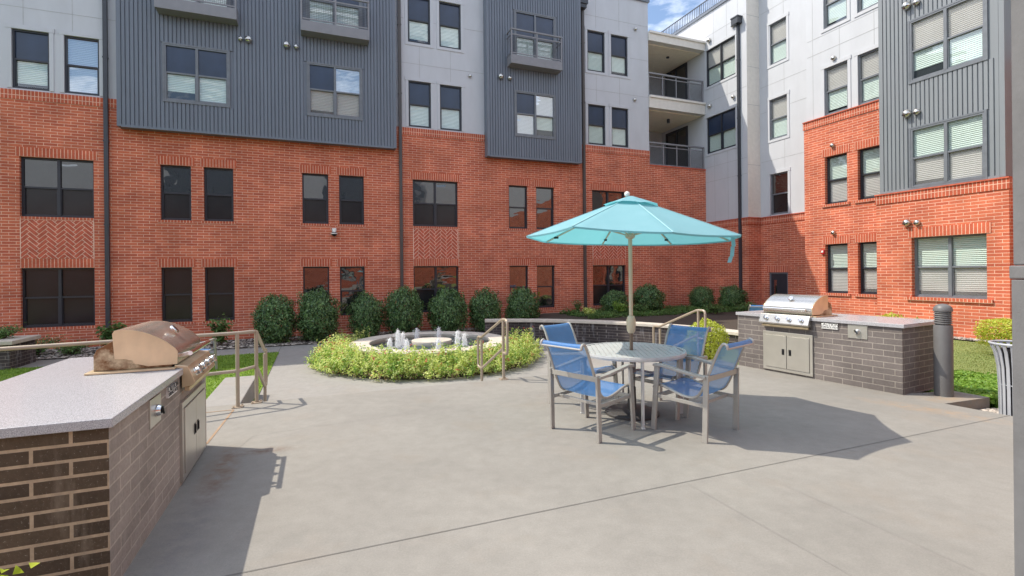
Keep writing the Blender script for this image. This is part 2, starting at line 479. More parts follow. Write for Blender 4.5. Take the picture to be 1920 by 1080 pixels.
# ------------------------------------------------------------------ mesh helpers
class MB:
    def __init__(s):
        s.bm = bmesh.new()
        s.mi = 0

    def face(s, pts):
        vs = [s.bm.verts.new(p) for p in pts]
        f = s.bm.faces.new(vs)
        f.material_index = s.mi
        return f

    def box(s, x0, x1, y0, y1, z0, z1, M=None):
        c = [(x0, y0, z0), (x1, y0, z0), (x1, y1, z0), (x0, y1, z0), (x0, y0, z1), (x1, y0, z1), (x1, y1, z1), (x0, y1, z1)]
        if M is not None:
            c = [M @ Vector(p) for p in c]
        v = [s.bm.verts.new(p) for p in c]
        for i in ((0, 3, 2, 1), (4, 5, 6, 7), (0, 1, 5, 4), (1, 2, 6, 5), (2, 3, 7, 6), (3, 0, 4, 7)):
            s.bm.faces.new([v[k] for k in i]).material_index = s.mi

    def loft(s, rings, closed_ring=True, caps=True, closed_path=False):
        """rings: list of lists of points, same length"""
        vr = [[s.bm.verts.new(p) for p in r] for r in rings]
        n = len(vr[0])
        m = len(vr)
        for i in range(m if closed_path else m-1):
            a, b = vr[i], vr[(i+1) % m]
            for k in range(n if closed_ring else n-1):
                q = (k+1) % n
                s.bm.faces.new([a[k], a[q], b[q], b[k]]).material_index = s.mi
        if caps and closed_ring and not closed_path:
            s.bm.faces.new(list(reversed(vr[0]))).material_index = s.mi
            s.bm.faces.new(vr[-1]).material_index = s.mi

    def prism_x(s, prof, x0, x1):          # prof: (y,z)
        s.loft([[(x0, y, z) for y, z in prof], [(x1, y, z) for y, z in prof]])

    def prism_z(s, poly, z0, z1):          # poly: (x,y)
        s.loft([[(x, y, z0) for x, y in poly], [(x, y, z1) for x, y in poly]])

    def tube(s, pts, r, seg=10, closed=False):
        pts = [Vector(p) for p in pts]
        rings = []
        n = len(pts)
        prev = None
        for i, p in enumerate(pts):
            if closed:
                t = (pts[(i+1) % n]-pts[i-1]).normalized()
            elif i == 0:
                t = (pts[1]-p).normalized()
            elif i == n-1:
                t = (p-pts[i-1]).normalized()
            else:
                t = ((pts[i+1]-p).normalized()+(p-pts[i-1]).normalized()).normalized()
            up = Vector((0, 0, 1)) if abs(t.z) < 0.95 else Vector((1, 0, 0))
            if prev is not None:
                x = (prev-t*prev.dot(t)).normalized()
            else:
                x = t.cross(up).normalized()
            prev = x
            y = t.cross(x)
            rr = r[i] if isinstance(r, (list, tuple)) else r
            rings.append([p+(x*math.cos(a)+y*math.sin(a))*rr for a in [2*PI*k/seg for k in range(seg)]])
        s.loft(rings, closed_path=closed)

    def bar(s, p, q, w, h, up=(0, 0, 1)):
        p, q, up = Vector(p), Vector(q), Vector(up)
        t = (q-p).normalized()
        x = t.cross(up).normalized()
        y = x.cross(t).normalized()
        o = [x*w/2+y*h/2, -x*w/2+y*h/2, -x*w/2-y*h/2, x*w/2-y*h/2]
        s.loft([[p+k for k in o], [q+k for k in o]])

    def lathe(s, prof, seg=24, c=(0, 0, 0), caps=True):   # prof: (r,z)
        cx, cy, cz = c
        s.loft([[(cx+r*math.cos(2*PI*k/seg), cy+r*math.sin(2*PI*k/seg), cz+z) for k in range(seg)] for r, z in prof], caps=caps)

    def sphere(s, c, r, seg=14, rings=8, sz=1.0):
        s.lathe([(max(1e-4, r*math.sin(PI*i/rings)), -r*sz*math.cos(PI*i/rings)) for i in range(rings+1)], seg, c)

    def build(s, name, mats, parent=None, M=None, smooth=False, bevel=0.0):
        bmesh.ops.recalc_face_normals(s.bm, faces=s.bm.faces[:])
        me = bpy.data.meshes.new(name)
        s.bm.to_mesh(me)
        s.bm.free()
        for k in ([mats] if isinstance(mats, str) else mats):
            me.materials.append(MATS[k])
        if smooth:
            me.polygons.foreach_set('use_smooth', [True]*len(me.polygons))
        o = bpy.data.objects.new(name, me)
        COL.objects.link(o)
        if parent is not None:
            o.parent = parent
        if M is not None:
            o.matrix_local = M
        if bevel:
            b = o.modifiers.new('edge', 'BEVEL')
            b.width = bevel
            b.segments = 2
            b.limit_method = 'ANGLE'
            b.angle_limit = R(40)
        if smooth:
            e = o.modifiers.new('split', 'EDGE_SPLIT')
            e.split_angle = R(38)
        return o

def tag(o, label=None, cat=None, group=None, kind=None):
    for k, v in (('label', label), ('category', cat), ('group', group), ('kind', kind)):
        if v:
            o[k] = v
    return o

def thing(name, loc, rz=0.0, label=None, cat=None, group=None):
    o = bpy.data.objects.new(name, None)
    o.empty_display_size = 0.2
    COL.objects.link(o)
    o.location = loc
    o.rotation_euler = (0, 0, rz)
    return tag(o, label, cat, group)

def copy_tree(o, parent=None):
    c = o.copy()
    COL.objects.link(c)
    if parent is not None:
        c.parent = parent
    for ch in list(o.children):
        copy_tree(ch, c)
    return c

def T(x, y, z):
    return Matrix.Translation((x, y, z))

def RZ(a):
    return Matrix.Rotation(a, 4, 'Z')

TH = 0.37554                      # the building is turned by 21.5 degrees
CT, ST = math.cos(TH), math.sin(TH)
def ab(a, b, z=0.0):              # building axes (a along left wing, b away) -> world
    return Vector((a*CT-b*ST, a*ST+b*CT, z))
LOW = -0.42                       # level of the lower walk
RLOW = -0.20                      # level of the right lawn

def struct(o, label=None):
    o['kind'] = 'structure'
    return o

# ------------------------------------------------------------------ ground
b = MB()
b.face([(-400, -400, -0.70), (400, -400, -0.70), (400, 400, -0.70), (-400, 400, -0.70)])
struct(b.build('ground', 'soil'))

# upper patio slab, edge along b = 7.0 with three wide steps down to the lower walk
b = MB()
PATIO = [ab(-1.42, 7.0), ab(6.75, 7.0), ab(6.62, 6.4), Vector((5.02, 6.35, 0)), Vector((5.74, 6.46, 0)), Vector((5.87, 6.12, 0)),
         Vector((5.09, 5.86, 0)), Vector((5.37, 5.33, 0)), Vector((6.55, 3.1, 0)), Vector((9.5, -2.4, 0)), Vector((9.5, -9, 0)), Vector((-9, -9, 0)),
         Vector((-9, 2.6, 0)), Vector((-5.3, 4.70, 0)), ab(-1.42, 6.72)]
poly = [(p.x, p.y) for p in PATIO]
b.prism_z(poly, -0.66, 0.0)
b.mi = 1
def strip(bb, p, q, w, z):
    p, q = Vector(p), Vector(q)
    d = (q-p)
    n = Vector((-d.y, d.x, 0)).normalized()*w/2
    bb.face([(p+n).to_tuple()[:2]+(z,), (p-n).to_tuple()[:2]+(z,), (q-n).to_tuple()[:2]+(z,), (q+n).to_tuple()[:2]+(z,)])
strip(b, ab(-6, 3.02), ab(6.95, 3.02), 0.0055, 0.004)
b.mi = 3
strip(b, ab(2.58, 3.0), ab(2.58, -6), 0.0022, 0.003)
strip(b, ab(3.22, 3.0), ab(3.22, -6), 0.0018, 0.003)
strip(b, ab(-0.6, 5.55), ab(3.2, 6.0), 0.004, 0.003)
strip(b, ab(-0.6, 5.55), ab(-0.7, 5.15), 0.004, 0.003)
# hairline cracks
rr = random.Random(3)
for (p0, p1, n) in (((-1.96, 5.82), (-0.6, 2.72), 40),):
    p = Vector((*p0, 0))
    e = Vector((*p1, 0))
    pts = [p.lerp(e, i/n)+Vector((rr.uniform(-.016, .016), rr.uniform(-.012, .012), 0)) for i in range(n+1)]
    for i in range(n):
        if rr.random() < 0.6:
            strip(b, pts[i], pts[i+1], 0.0012, 0.003)
b.mi = 2
strip(b, ab(-0.93, 6.72), (-2.92, 4.72, 0), 0.022, 0.003)
strip(b, ab(-0.93, 6.72), ab(-1.42, 6.70), 0.022, 0.003)
struct(b.build('patio', ['concrete', 'joint_dark', 'sealant', 'joint_light'], M=T(0, 0, 0)))

b = MB()
for k in range(2):
    z1 = -0.14*(k+1)
    p = [ab(-0.70, 7.0+0.35*k), ab(6.5, 7.0+0.35*k), ab(6.5, 7.35+0.35*k), ab(-0.70, 7.35+0.35*k)]
    b.prism_z([(q.x, q.y) for q in p], -0.6, z1)
struct(b.build('steps', 'concrete_walk', bevel=0.008))

b = MB()
p = [ab(-40, 7.0), ab(7.2, 7.0), ab(17.3, 9.2), ab(17.3, 17.5), ab(-40, 17.5)]
b.face([(q.x, q.y, LOW) for q in p])
b.mi = 1
for aa in (-3.9, -6.9, -0.94, 4.0):
    strip(b, ab(aa, 14.27), ab(aa, 15.47), 0.012, LOW+0.003)
struct(b.build('lower_walk', ['concrete_walk', 'joint_dark']))

b = MB()
p = [ab(-40, 2), ab(-6.5, 6.0), ab(-1.42, 6.9), ab(-1.42, 7.0), ab(-0.92, 7.0), ab(-0.92, 14.27), ab(-40, 14.27)]
b.face([(q.x, q.y, LOW+0.012) for q in p])
tag(b.build('lawn', 'lawn_green'), kind='structure')

def grass(name, areas, z, h, mat, seed, label):
    rg = np.random.default_rng(seed)
    V, F = [], []
    for (fn, n) in areas:
        for i in range(n):
            q = fn(rg)
            a = rg.uniform(0, 2*PI)
            w = rg.uniform(0.005, 0.010)
            hh = h*rg.uniform(0.5, 1.2)
            dx, dy = math.cos(a)*w, math.sin(a)*w
            lx, ly = rg.normal(0, 0.5, 2)*hh
            o = len(V)
            V += [(q.x-dx, q.y-dy, z), (q.x+dx, q.y+dy, z), (q.x+lx, q.y+ly, z+hh)]
            F.append((o, o+1, o+2))
    me = bpy.data.meshes.new(name)
    me.from_pydata(V, [], F)
    me.materials.append(MATS[mat])
    o = bpy.data.objects.new(name, me)
    COL.objects.link(o)
    return tag(o, label, 'grass', kind='stuff')
leaf_mat('grass_blade', (0.10, 0.20, 0.02), (0.34, 0.48, 0.07), 0.4)
grass('lawn_grass', [(lambda g: ab(g.uniform(-4.6, -0.93), g.uniform(7.1, 14.26)), 30000), (lambda g: ab(g.uniform(-10.5, -4.6), g.uniform(9.5, 14.26)), 22000)], LOW+0.012, 0.035, 'grass_blade', 61, 'short green grass on the lower lawn left of the steps')
grass('right_lawn_grass', [(lambda g: Vector((6.2, 6.6, 0)).lerp(Vector((11.2, 12.0, 0)), g.uniform(0, 1))+Vector((g.uniform(-0.4, 1.9), g.uniform(-1.4, 0.4), 0)), 26000)], RLOW, 0.022, 'grass_pale', 62, 'short sunlit grass between the bollard and the bay wall')

b = MB()
p = [ab(-40, 15.47), ab(3.2, 15.47), ab(3.2, 17.6), ab(-40, 17.6)]
b.face([(q.x, q.y, LOW+0.016) for q in p])
p = [ab(14.8, -8), ab(14.8, 9.5), ab(15.6, 9.5), ab(15.6, -8)]
b.face([(q.x, q.y, RLOW+0.02) for q in p])
struct(b.build('planting_bed', 'soil'))

b = MB()
p = [(5.0, 6.3), (5.2, 5.6), (6.5, 3.1), (9.5, -2.4), (9.5, -9), (40, -9)]
p = [Vector((*q, 0)) for q in p]+[ab(17, -6), ab(17, 12.0), ab(7.3, 9.2)]
b.face([(q.x, q.y, RLOW) for q in p])
struct(b.build('right_lawn', 'lawn_right'))

# pebbles: scattered stones lying in the beds, one object
def scatter_mesh(name, centers, radii, mat, seed):
    rg = np.random.default_rng(seed)
    base = np.array([(1, 0, 0), (-1, 0, 0), (0, 1, 0), (0, -1, 0), (0, 0, 1), (0, 0, -1),
                     (.62, .62, .5), (-.62, .62, .5), (-.62, -.62, .5), (.62, -.62, .5)], float)
    tri = [(0, 6, 9), (6, 2, 7), (7, 1, 8), (8, 3, 9), (4, 6, 7), (4, 7, 8), (4, 8, 9), (4, 9, 6), (0, 2, 6), (2, 1, 7), (1, 3, 8), (3, 0, 9), (0, 5, 2), (2, 5, 1), (1, 5, 3), (3, 5, 0)]
    V, F = [], []
    for c, r in zip(centers, radii):
        a = rg.uniform(0, 2*PI)
        M = np.array([[math.cos(a), -math.sin(a), 0], [math.sin(a), math.cos(a), 0], [0, 0, 1]])
        k = base*np.array([1.3, 0.9, 0.6])*r*rg.uniform(0.8, 1.2, (10, 1))
        o = len(V)*1
        V.extend((k @ M.T+np.array(c)).tolist())
        F.extend([(x+o, y+o, z+o) for x, y, z in tri])
    me = bpy.data.meshes.new(name)
    me.from_pydata(V, [], F)
    for k in (mat if isinstance(mat, list) else [mat]):
        me.materials.append(MATS[k])
    ob = bpy.data.objects.new(name, me)
    COL.objects.link(ob)
    return ob
rg = np.random.default_rng(11)
cs, rs = [], []
for i in range(3400):
    q = ab(rg.uniform(-9, 3.2), rg.uniform(15.5, 17.5), LOW+0.02)
    cs.append(q[:]); rs.append(rg.uniform(0.02, 0.05))
for i in range(900):
    q = ab(rg.uniform(14.8, 15.2), rg.uniform(3, 9.5), RLOW+0.03)
    cs.append(q[:]); rs.append(rg.uniform(0.02, 0.05))
for i in range(420):
    q = Vector((5.2, 5.75, 0)).lerp(Vector((6.3, 3.4, 0)), rg.uniform(0, 1))+Vector((rg.uniform(0.02, 0.75), rg.uniform(0, 0.35), 0))
    cs.append((q.x, q.y, RLOW+0.02)); rs.append(rg.uniform(0.015, 0.04))
for i in range(420):
    u_, v_ = rg.uniform(0, 1), rg.uniform(0, 1)
    q = Vector((5.14, 5.83, 0)).lerp(Vector((5.86, 6.08, 0)), u_).lerp(Vector((5.42, 5.25, 0)).lerp(Vector((6.3, 5.5, 0)), u_), v_)
    cs.append((q.x, q.y, -0.13)); rs.append(rg.uniform(0.018, 0.04))
# island-random pebble tint
m, ns, ls, bs = new_mat('pebble_mix')
g = ns.new('ShaderNodeNewGeometry')
ls.new(ramp(ns, ls, g.outputs['Random Per Island'], 0.0, 1.0, (0.10, 0.09, 0.085), (0.52, 0.46, 0.40)), bs.inputs['Base Color'])
bs.inputs['Roughness'].default_value = 0.8
tag(scatter_mesh('gravel', cs, rs, 'pebble_mix', 5), kind='stuff', label='loose grey and tan stones in the beds along the brick walls', cat='gravel')

# ------------------------------------------------------------------ the apartment building
BO = ab(0, 17.6, LOW)
bld = thing('apartment_building', BO, TH, 'four storey apartment building of red brick, pale panels and dark ribbed metal around the courtyard', 'building')
def frame(face, c):
    """wall frame in the building's own space: x along the wall to the right, y into the wall, z up from patio level"""
    if face == 'L':
        return T(0, c-17.6, -LOW)
    if face == 'R':
        return T(c, -17.6, -LOW) @ RZ(-PI/2)
    if face == 'B':
        return T(0, c-17.6, -LOW) @ RZ(PI)
def joints(b, us, zs, u0, u1, z0, z1, holes, w=0.012, p=0.003):
    for u in us:
        segs = [(z0, z1)]
        for h in holes:
            if h[0]-0.12 < u < h[1]+0.12:
                new = []
                for s0, s1 in segs:
                    lo, hi = h[2]-0.11, h[3]+0.13
                    if hi <= s0 or lo >= s1:
                        new.append((s0, s1))
                    else:
                        if lo > s0: new.append((s0, lo))
                        if hi < s1: new.append((hi, s1))
                segs = new
        for s0, s1 in segs:
            b.box(u-w/2, u+w/2, -p, 0.002, s0, s1)
    for z in zs:
        segs = [(u0, u1)]
        for h in holes:
            if h[2]-0.11 < z < h[3]+0.13:
                new = []
                for s0, s1 in segs:
                    lo, hi = h[0]-0.13, h[1]+0.13
                    if hi <= s0 or lo >= s1:
                        new.append((s0, s1))
                    else:
                        if lo > s0: new.append((s0, lo))
                        if hi < s1: new.append((hi, s1))
                segs = new
        for s0, s1 in segs:
            b.box(s0, s1, -p-0.001, 0.002, z-w/2, z+w/2)
REV = 0.22
def wall(name, M, rects, mats, jt=None):
    b = MB()
    for (u0, u1, z0, z1, holes) in rects:
        us = sorted(set([u0, u1]+[h[0] for h in holes]+[h[1] for h in holes]))
        zs = sorted(set([z0, z1]+[h[2] for h in holes]+[h[3] for h in holes]))
        us = [u for u in us if u0 <= u <= u1]
        zs = [z for z in zs if z0 <= z <= z1]
        for i in range(len(us)-1):
            for j in range(len(zs)-1):
                uc, zc = (us[i]+us[i+1])/2, (zs[j]+zs[j+1])/2
                if any(h[0] < uc < h[1] and h[2] < zc < h[3] for h in holes):
                    continue
                b.face([(us[i], 0, zs[j]), (us[i+1], 0, zs[j]), (us[i+1], 0, zs[j+1]), (us[i], 0, zs[j+1])])
        for h in holes:
            x0, x1, a0, a1 = h[:4]
            for q in (((x0, 0, a0), (x0, 0, a1), (x0, REV, a1), (x0, REV, a0)), ((x1, 0, a0), (x1, REV, a0), (x1, REV, a1), (x1, 0, a1)),
                      ((x0, 0, a0), (x0, REV, a0), (x1, REV, a0), (x1, 0, a0)), ((x0, 0, a1), (x1, 0, a1), (x1, REV, a1), (x0, REV, a1))):
                b.face(q)
    bmesh.ops.remove_doubles(b.bm, verts=b.bm.verts[:], dist=1e-5)
    if jt:
        b.mi = 1
        for a in jt:
            joints(b, *a)
        mats = [mats, 'siding_joint']
    return b.build(name, mats, bld, M)

GLZ = {'R': 'glass_dark', 'D': 'screen_dark', 'N': 'screen_navy', 'S': 'screen_grey', 'B': 'glass_clear', 'G': 'glass_green', 'W': 'glass_bright'}
def window(M, u0, u1, z0, z1, cols, styles, recess=0.09, lintel=None, sill=None, fmat='frame_dark', trim=None, split=0.5, open_low=0.0, proud_flange=False):
    """styles: one (upper, lower) pair per column"""
    w, h = u1-u0, z1-z0
    Mw = M @ T(u0, 0, z0)
    b = MB()
    fb, y0, y1 = 0.045, recess, recess+0.075
    b.box(0, w, y0, y1, h-fb, h)
    b.box(0, w, y0, y1, 0, fb)
    b.box(0, fb, y0, y1, fb, h-fb)
    b.box(w-fb, w, y0, y1, fb, h-fb)
    cw = w/cols
    if cols == 2:
        b.box(w/2-0.035, w/2+0.035, y0-0.004, y1, fb, h-fb)
    zm = h*split
    for k in range(cols):
        xa = fb if k == 0 else cw+0.035
        xb = cw-0.035 if (k == 0 and cols == 2) else w-fb
        b.box(xa, xb, y0+0.008, y1, zm-0.025, zm+0.022)
        for (q0, q1) in ((xa, xa+0.022), (xb-0.022, xb)):
            b.box(q0, q1, y0+0.02, y1, fb, zm-0.025)
        b.box(xa+0.022, xb-0.022, y0+0.02, y1, fb, fb+0.03)
    if proud_flange:
        for q in ((-0.045, w+0.045, h, h+0.045), (-0.045, w+0.045, -0.045, 0), (-0.045, 0, 0, h), (w, w+0.045, 0, h)):
            b.box(q[0], q[1], y0-0.008, y0+0.09, q[2], q[3])
    wo = b.build('window', fmat, bld, Mw)
    pb = MB()
    names = []
    bb = MB()
    has_blind = False
    for k in range(cols):
        xa = fb if k == 0 else cw+0.035
        xb = cw-0.035 if (k == 0 and cols == 2) else w-fb
        for q, st in enumerate(styles[k]):
            za, zb = (zm+0.022, h-fb) if q == 0 else (fb+0.03, zm-0.025)
            if GLZ[st] not in names:
                names.append(GLZ[st])
            pb.mi = names.index(GLZ[st])
            y = y0+(0.045 if q == 0 else 0.058)
            pb.face([(xa, y, za), (xb, y, za), (xb, y, zb), (xa, y, zb)])
            if st in 'BGSW':
                has_blind = True
                lo = za+(random.choice((0, 0, 0, 0.05, 0.10, 0.22)) if q == 1 else 0)
                bb.face([(xa-0.01, y0+0.085, lo), (xb+0.01, y0+0.085, lo), (xb+0.01, y0+0.085, zb+0.02), (xa-0.01, y0+0.085, zb+0.02)])
    pb.build('pane', names, wo)
    if has_blind:
        bb.build('blind', 'blind', wo)
    else:
        bb.bm.free()
    k = MB()
    yb = max(0.2, y0+0.115) if recess > 0 else 0.06
    k.face([(0, yb, 0), (w, yb, 0), (w, yb, h), (0, yb, h)])
    k.build('room_back', 'room_dark', wo)
    if lintel:
        ov, lh = lintel
        l = MB()
        l.box(-ov, w+ov, -0.012, 0.02, 0.003, lh)
        l.build('lintel', 'red_soldier', wo, T(0, 0, h))
    if sill:
        ov, sh, pr = sill
        l = MB()
        l.box(-ov, w+ov, -pr, 0.09, 0, sh)
        l.build('sill', 'red_soldier', wo, T(0, 0, -sh))
    if trim:
        l = MB()
        t = 0.10
        l.box(-t-0.02, w+t+0.02, -0.026, 0.03, h+0.002, h+t+0.02)
        l.box(-t, -0.002, -0.02, 0.03, -t if trim == 2 else 0, h)
        l.box(w+0.002, w+t, -0.02, 0.03, -t if trim == 2 else 0, h)
        if trim == 2:
            l.box(0, w, -0.02, 0.03, -t, -0.002)
        l.build('trim', 'siding', wo)
    return wo

ML = frame('L', 17.6)
# ---- left wing, brick storeys
G0, G1z, S0, S1z = 0.21, 1.86, 3.28, 4.93
WL = [(-7.54, -5.90, 2), (-4.30, -3.51, 1), (-3.18, -2.38, 1), (-0.40, 0.40, 1), (0.74, 1.54, 1), (3.20, 4.84, 2), (6.84, 7.62, 1), (7.98, 8.76, 1), (10.48, 12.07, 2)]
holes = [(u0, u1, G0, G1z) for u0, u1, n in WL]+[(u0, u1, S0, S1z) for u0, u1, n in WL]
wall('brick_wall', ML, [(-24, 13.33, -0.6, 6.10, holes), (13.33, 16.37, -0.6, 6.10, []), (-24, 13.33, 6.10, 6.49, [])], 'red_brick')
for (u0, u1) in ((-24, -5.245), (2.605, 5.895), (9.845, 13.33)):
    b = MB()
    b.box(u0, u1, -0.02, 0.1, 6.49, 6.745)
    b.build('brick_band', 'red_soldier', bld, ML)
b = MB()
b.box(13.335, 16.365, -0.03, 0.3, 6.10, 6.16)
b.build('brick_cap', 'red_brick_solid', bld, ML)

STY_G = ['DD', 'DD', 'DD', 'RD', 'RR', 'RD', 'RR', 'RR', 'RD']
STY_S = ['RD', 'RD', 'RD', 'RD', 'RD', 'RD', 'RR', 'RR', 'RD']
for i, (u0, u1, n) in enumerate(WL):
    big = n == 2
    window(ML, u0, u1, G0, G1z, n, [tuple(STY_G[i])]*n, lintel=((0.0 if big else 0.09), 0.26), sill=(0.07, 0.08, 0.016))
    window(ML, u0, u1, S0, S1z, n, [tuple(STY_S[i])]*n, lintel=(0.09, 0.26), sill=((0.0 if big else 0.07), 0.08, 0.016))

# herringbone brick panels between the wide windows
def clip_poly(poly, x0, x1, z0, z1):
    for (ax, v, keep) in ((0, x0, 1), (0, x1, -1), (1, z0, 1), (1, z1, -1)):
        out = []
        for i in range(len(poly)):
            p, q = poly[i], poly[(i+1) % len(poly)]
            ip, iq = (p[ax]-v)*keep >= 0, (q[ax]-v)*keep >= 0
            if ip:
                out.append(p)
            if ip != iq:
                t = (v-p[ax])/(q[ax]-p[ax])
                out.append((p[0]+(q[0]-p[0])*t, p[1]+(q[1]-p[1])*t))
        poly = out
        if len(poly) < 3:
            return []
    return poly
for (u0, u1) in ((-7.54, -5.90), (3.20, 4.84), (10.48, 12.07)):
    W_, H_ = u1-u0, (S0-0.083)-(G1z+0.263)
    b = MB()
    b.mi = 1
    b.box(0, W_, -0.006, 0.0, 0, H_)
    b.mi = 0
    L_, S_ = 0.288, 0.096
    g = 0.009
    c45 = math.cos(PI/4)
    N = 22
    for i in range(-N, N):
        for j in range(-N, N):
            # 3:1 herringbone on a square grid of step S_
            x, y = i*S_, j*S_
            k = (i-j) % 6
            if k == 0:
                rct = (x, y, x+L_, y+S_)
            elif k == 3:
                rct = (x, y-2*S_, x+S_, y+S_)
            else:
                continue
            x0, y0, x1, y1 = rct[0]+g, rct[1]+g, rct[2]-g, rct[3]-g
            q = [((px-py)*c45+W_/2, (px+py)*c45) for px, py in ((x0, y0), (x1, y0), (x1, y1), (x0, y1))]
            q = clip_poly(q, 0.02, W_-0.02, 0.004, H_-0.004)
            if len(q) >= 3:
                dy = random.uniform(-0.002, 0.002)
                b.loft([[(px, -0.004, pz) for px, pz in q], [(px, -0.014+dy, pz) for px, pz in q]])
    b.build('herringbone_panel', ['red_brick_solid', 'mortar'], bld, ML @ T(u0, 0, G1z+0.263))

# ---- left wing, pale panels
TOP = 13.1
MS = frame('L', 17.63)
F3, F3T, F4, F4T = 6.80, 8.43, 9.79, 11.45
WS = [(-7.69, -6.88), (-6.55, -5.75), (3.09, 3.89), (4.22, 5.03), (10.34, 11.16), (11.46, 12.28)]
hs = [(u0, u1, F3, F3T) for u0, u1 in WS]+[(u0, u1, F4, F4T) for u0, u1 in WS]
def inr(h, a, c):
    return [k for k in h if a < k[0] < c]
for (u0, u1, ju) in ((-24, -5.24, (-8.6, -7.44, -6.36)), (2.6, 5.9, (3.49, 4.62)), (9.84, 13.33, (10.75, 11.87, 9.95))):
    hh = inr(hs, u0, u1)
    wall('siding', MS, [(u0, u1, 6.72, TOP, hh)], 'siding', [(ju, (9.04, 12.06, 10.6), max(u0, -9.5)+0.01, u1-0.01, 6.75, TOP, hh)])
sty3 = ['NB', 'WW', 'NB', 'NB', 'NB', 'NB']
for i, (u0, u1) in enumerate(WS):
    window(MS, u0, u1, F3, F3T, 1, [tuple(sty3[i])], recess=0.035, trim=1)
    window(MS, u0, u1, F4, F4T, 1, [('N', 'B')], recess=0.035, trim=2)

# ---- ribbed metal boxes standing proud of the left wing
def ribbed_box(M, u0, u1, z0, z1, dep, holes, mat, pitch=0.105, d=0.028):
    """sheet metal box: front with window openings, standing ribs cut round them, edge trims"""
    b = MB()
    us = sorted(set([u0, u1]+[h[0] for h in holes]+[h[1] for h in holes]))
    zs = sorted(set([z0, z1]+[h[2] for h in holes]+[h[3] for h in holes]))
    for i in range(len(us)-1):
        for j in range(len(zs)-1):
            uc, zc = (us[i]+us[i+1])/2, (zs[j]+zs[j+1])/2
            if not any(h[0] < uc < h[1] and h[2] < zc < h[3] for h in holes):
                b.face([(us[i], 0, zs[j]), (us[i+1], 0, zs[j]), (us[i+1], 0, zs[j+1]), (us[i], 0, zs[j+1])])
    b.face([(u0, 0, z0), (u0, 0, z1), (u0, dep, z1), (u0, dep, z0)])
    b.face([(u1, 0, z0), (u1, dep, z0), (u1, dep, z1), (u1, 0, z1)])
    b.face([(u0, 0, z0), (u0, dep, z0), (u1, dep, z0), (u1, 0, z0)])
    b.face([(u0, 0, z1), (u1, 0, z1), (u1, dep, z1), (u0, dep, z1)])
    n = int(round((u1-u0-0.2)/pitch))
    p = (u1-u0-0.2)/n
    for k in range(n):
        x = u0+0.1+k*p
        segs = [(z0+0.05, z1)]
        for h in holes:
            if x+p > h[0]-0.045 and x < h[1]+0.045:
                new = []
                for a, c in segs:
                    lo, hi = h[2]-0.045, h[3]+0.045
                    if hi <= a or lo >= c:
                        new.append((a, c))
                    else:
                        if lo > a: new.append((a, lo))
                        if hi < c: new.append((hi, c))
                segs = new
        prof = [(x+p*0.10, -0.002), (x+p*0.20, -d), (x+p*0.92, -d), (x+p*0.998, -0.002)]
        for a, c in segs:
            b.loft([[(px, py, a) for px, py in prof], [(px, py, c) for px, py in prof]])
    b.box(u0-0.004, u0+0.10, -0.034, 0.001, z0, z1)
    b.box(u1-0.10, u1+0.004, -0.034, 0.001, z0, z1)
    b.box(u0+0.10, u1-0.10, -0.040, 0.001, z0-0.02, z0+0.05)
    return b.build('ribbed_metal_box', mat, bld, M)
MX = frame('L', 17.3)
HB = [(-4.09, -2.44, 6.77, 8.43), (-0.18, 1.45, 6.77, 8.43), (7.02, 8.65, 6.77, 8.41), (-4.05, -2.40, 9.55, 11.44), (-0.18, 1.46, 9.55, 11.44), (7.04, 8.68, 9.55, 11.44)]
ribbed_box(MX, -5.24, 2.60, 5.90, 14.0, 0.42, [h for h in HB if h[0] < 3], 'dark_metal')
ribbed_box(MX, 5.90, 9.84, 5.90, 14.0, 0.42, [h for h in HB if h[0] > 3], 'dark_metal')
kw = dict(recess=-0.04, fmat='frame_grey', proud_flange=True)
window(MX, -4.09, -2.44, 6.77, 8.43, 2, [('N', 'B'), ('N', 'B')], **kw)
window(MX, -0.18, 1.45, 6.77, 8.43, 2, [('N', 'S'), ('W', 'S')], **kw)
window(MX, 7.02, 8.65, 6.77, 8.41, 2, [('N', 'W'), ('W', 'B')], **kw)
for (u0, u1) in ((-4.05, -2.40), (-0.18, 1.46), (7.04, 8.68)):
    window(MX, u0, u1, 9.55, 11.44, 2, [('N', 'B'), ('N', 'B')], **kw)

def wire_grid(b, u0, u1, z0, z1, y, st=0.052, r=0.0028):
    n = int((u1-u0)/st)
    for k in range(1, n):
        u = u0+(u1-u0)*k/n
        b.box(u-r, u+r, y-r, y+r, z0, z1)
    n = int((z1-z0)/st)
    for k in range(1, n):
        z = z0+(z1-z0)*k/n
        b.box(u0, u1, y-2*r, y-r*0.9, z-r, z+r)
for (u0, u1) in ((-4.22, -2.15), (-0.38, 1.70), (6.70, 8.80)):
    b = MB()
    b.box(u0, u1, -0.45, -0.03, 9.27, 9.60)
    bal = b.build('balcony', 'balcony_paint', bld, MX, bevel=0.006)
    b = MB()
    yf = -0.43
    for u in (u0+0.025, (u0+u1)/2, u1-0.025):
        b.box(u-0.025, u+0.025, yf-0.012, yf+0.03, 9.60, 10.50)
    for z in (9.66, 10.34):
        b.box(u0+0.05, u1-0.05, yf-0.004, yf+0.02, z-0.02, z+0.02)
    b.box(u0-0.01, u1+0.01, yf-0.03, yf+0.03, 10.50, 10.55)
    for u in (u0+0.02, u1-0.02):
        b.box(u-0.02, u+0.02, yf+0.03, -0.03, 10.50, 10.545)
        for z in (9.66, 10.34):
            b.box(u-0.015, u+0.015, yf+0.03, -0.03, z-0.02, z+0.02)
    b.build('railing', 'balcony_paint', bal)
    b = MB()
    wire_grid(b, u0+0.05, u1-0.05, 9.66, 10.34, yf+0.01)
    b.build('wire_mesh', 'pipe_dark', bal)

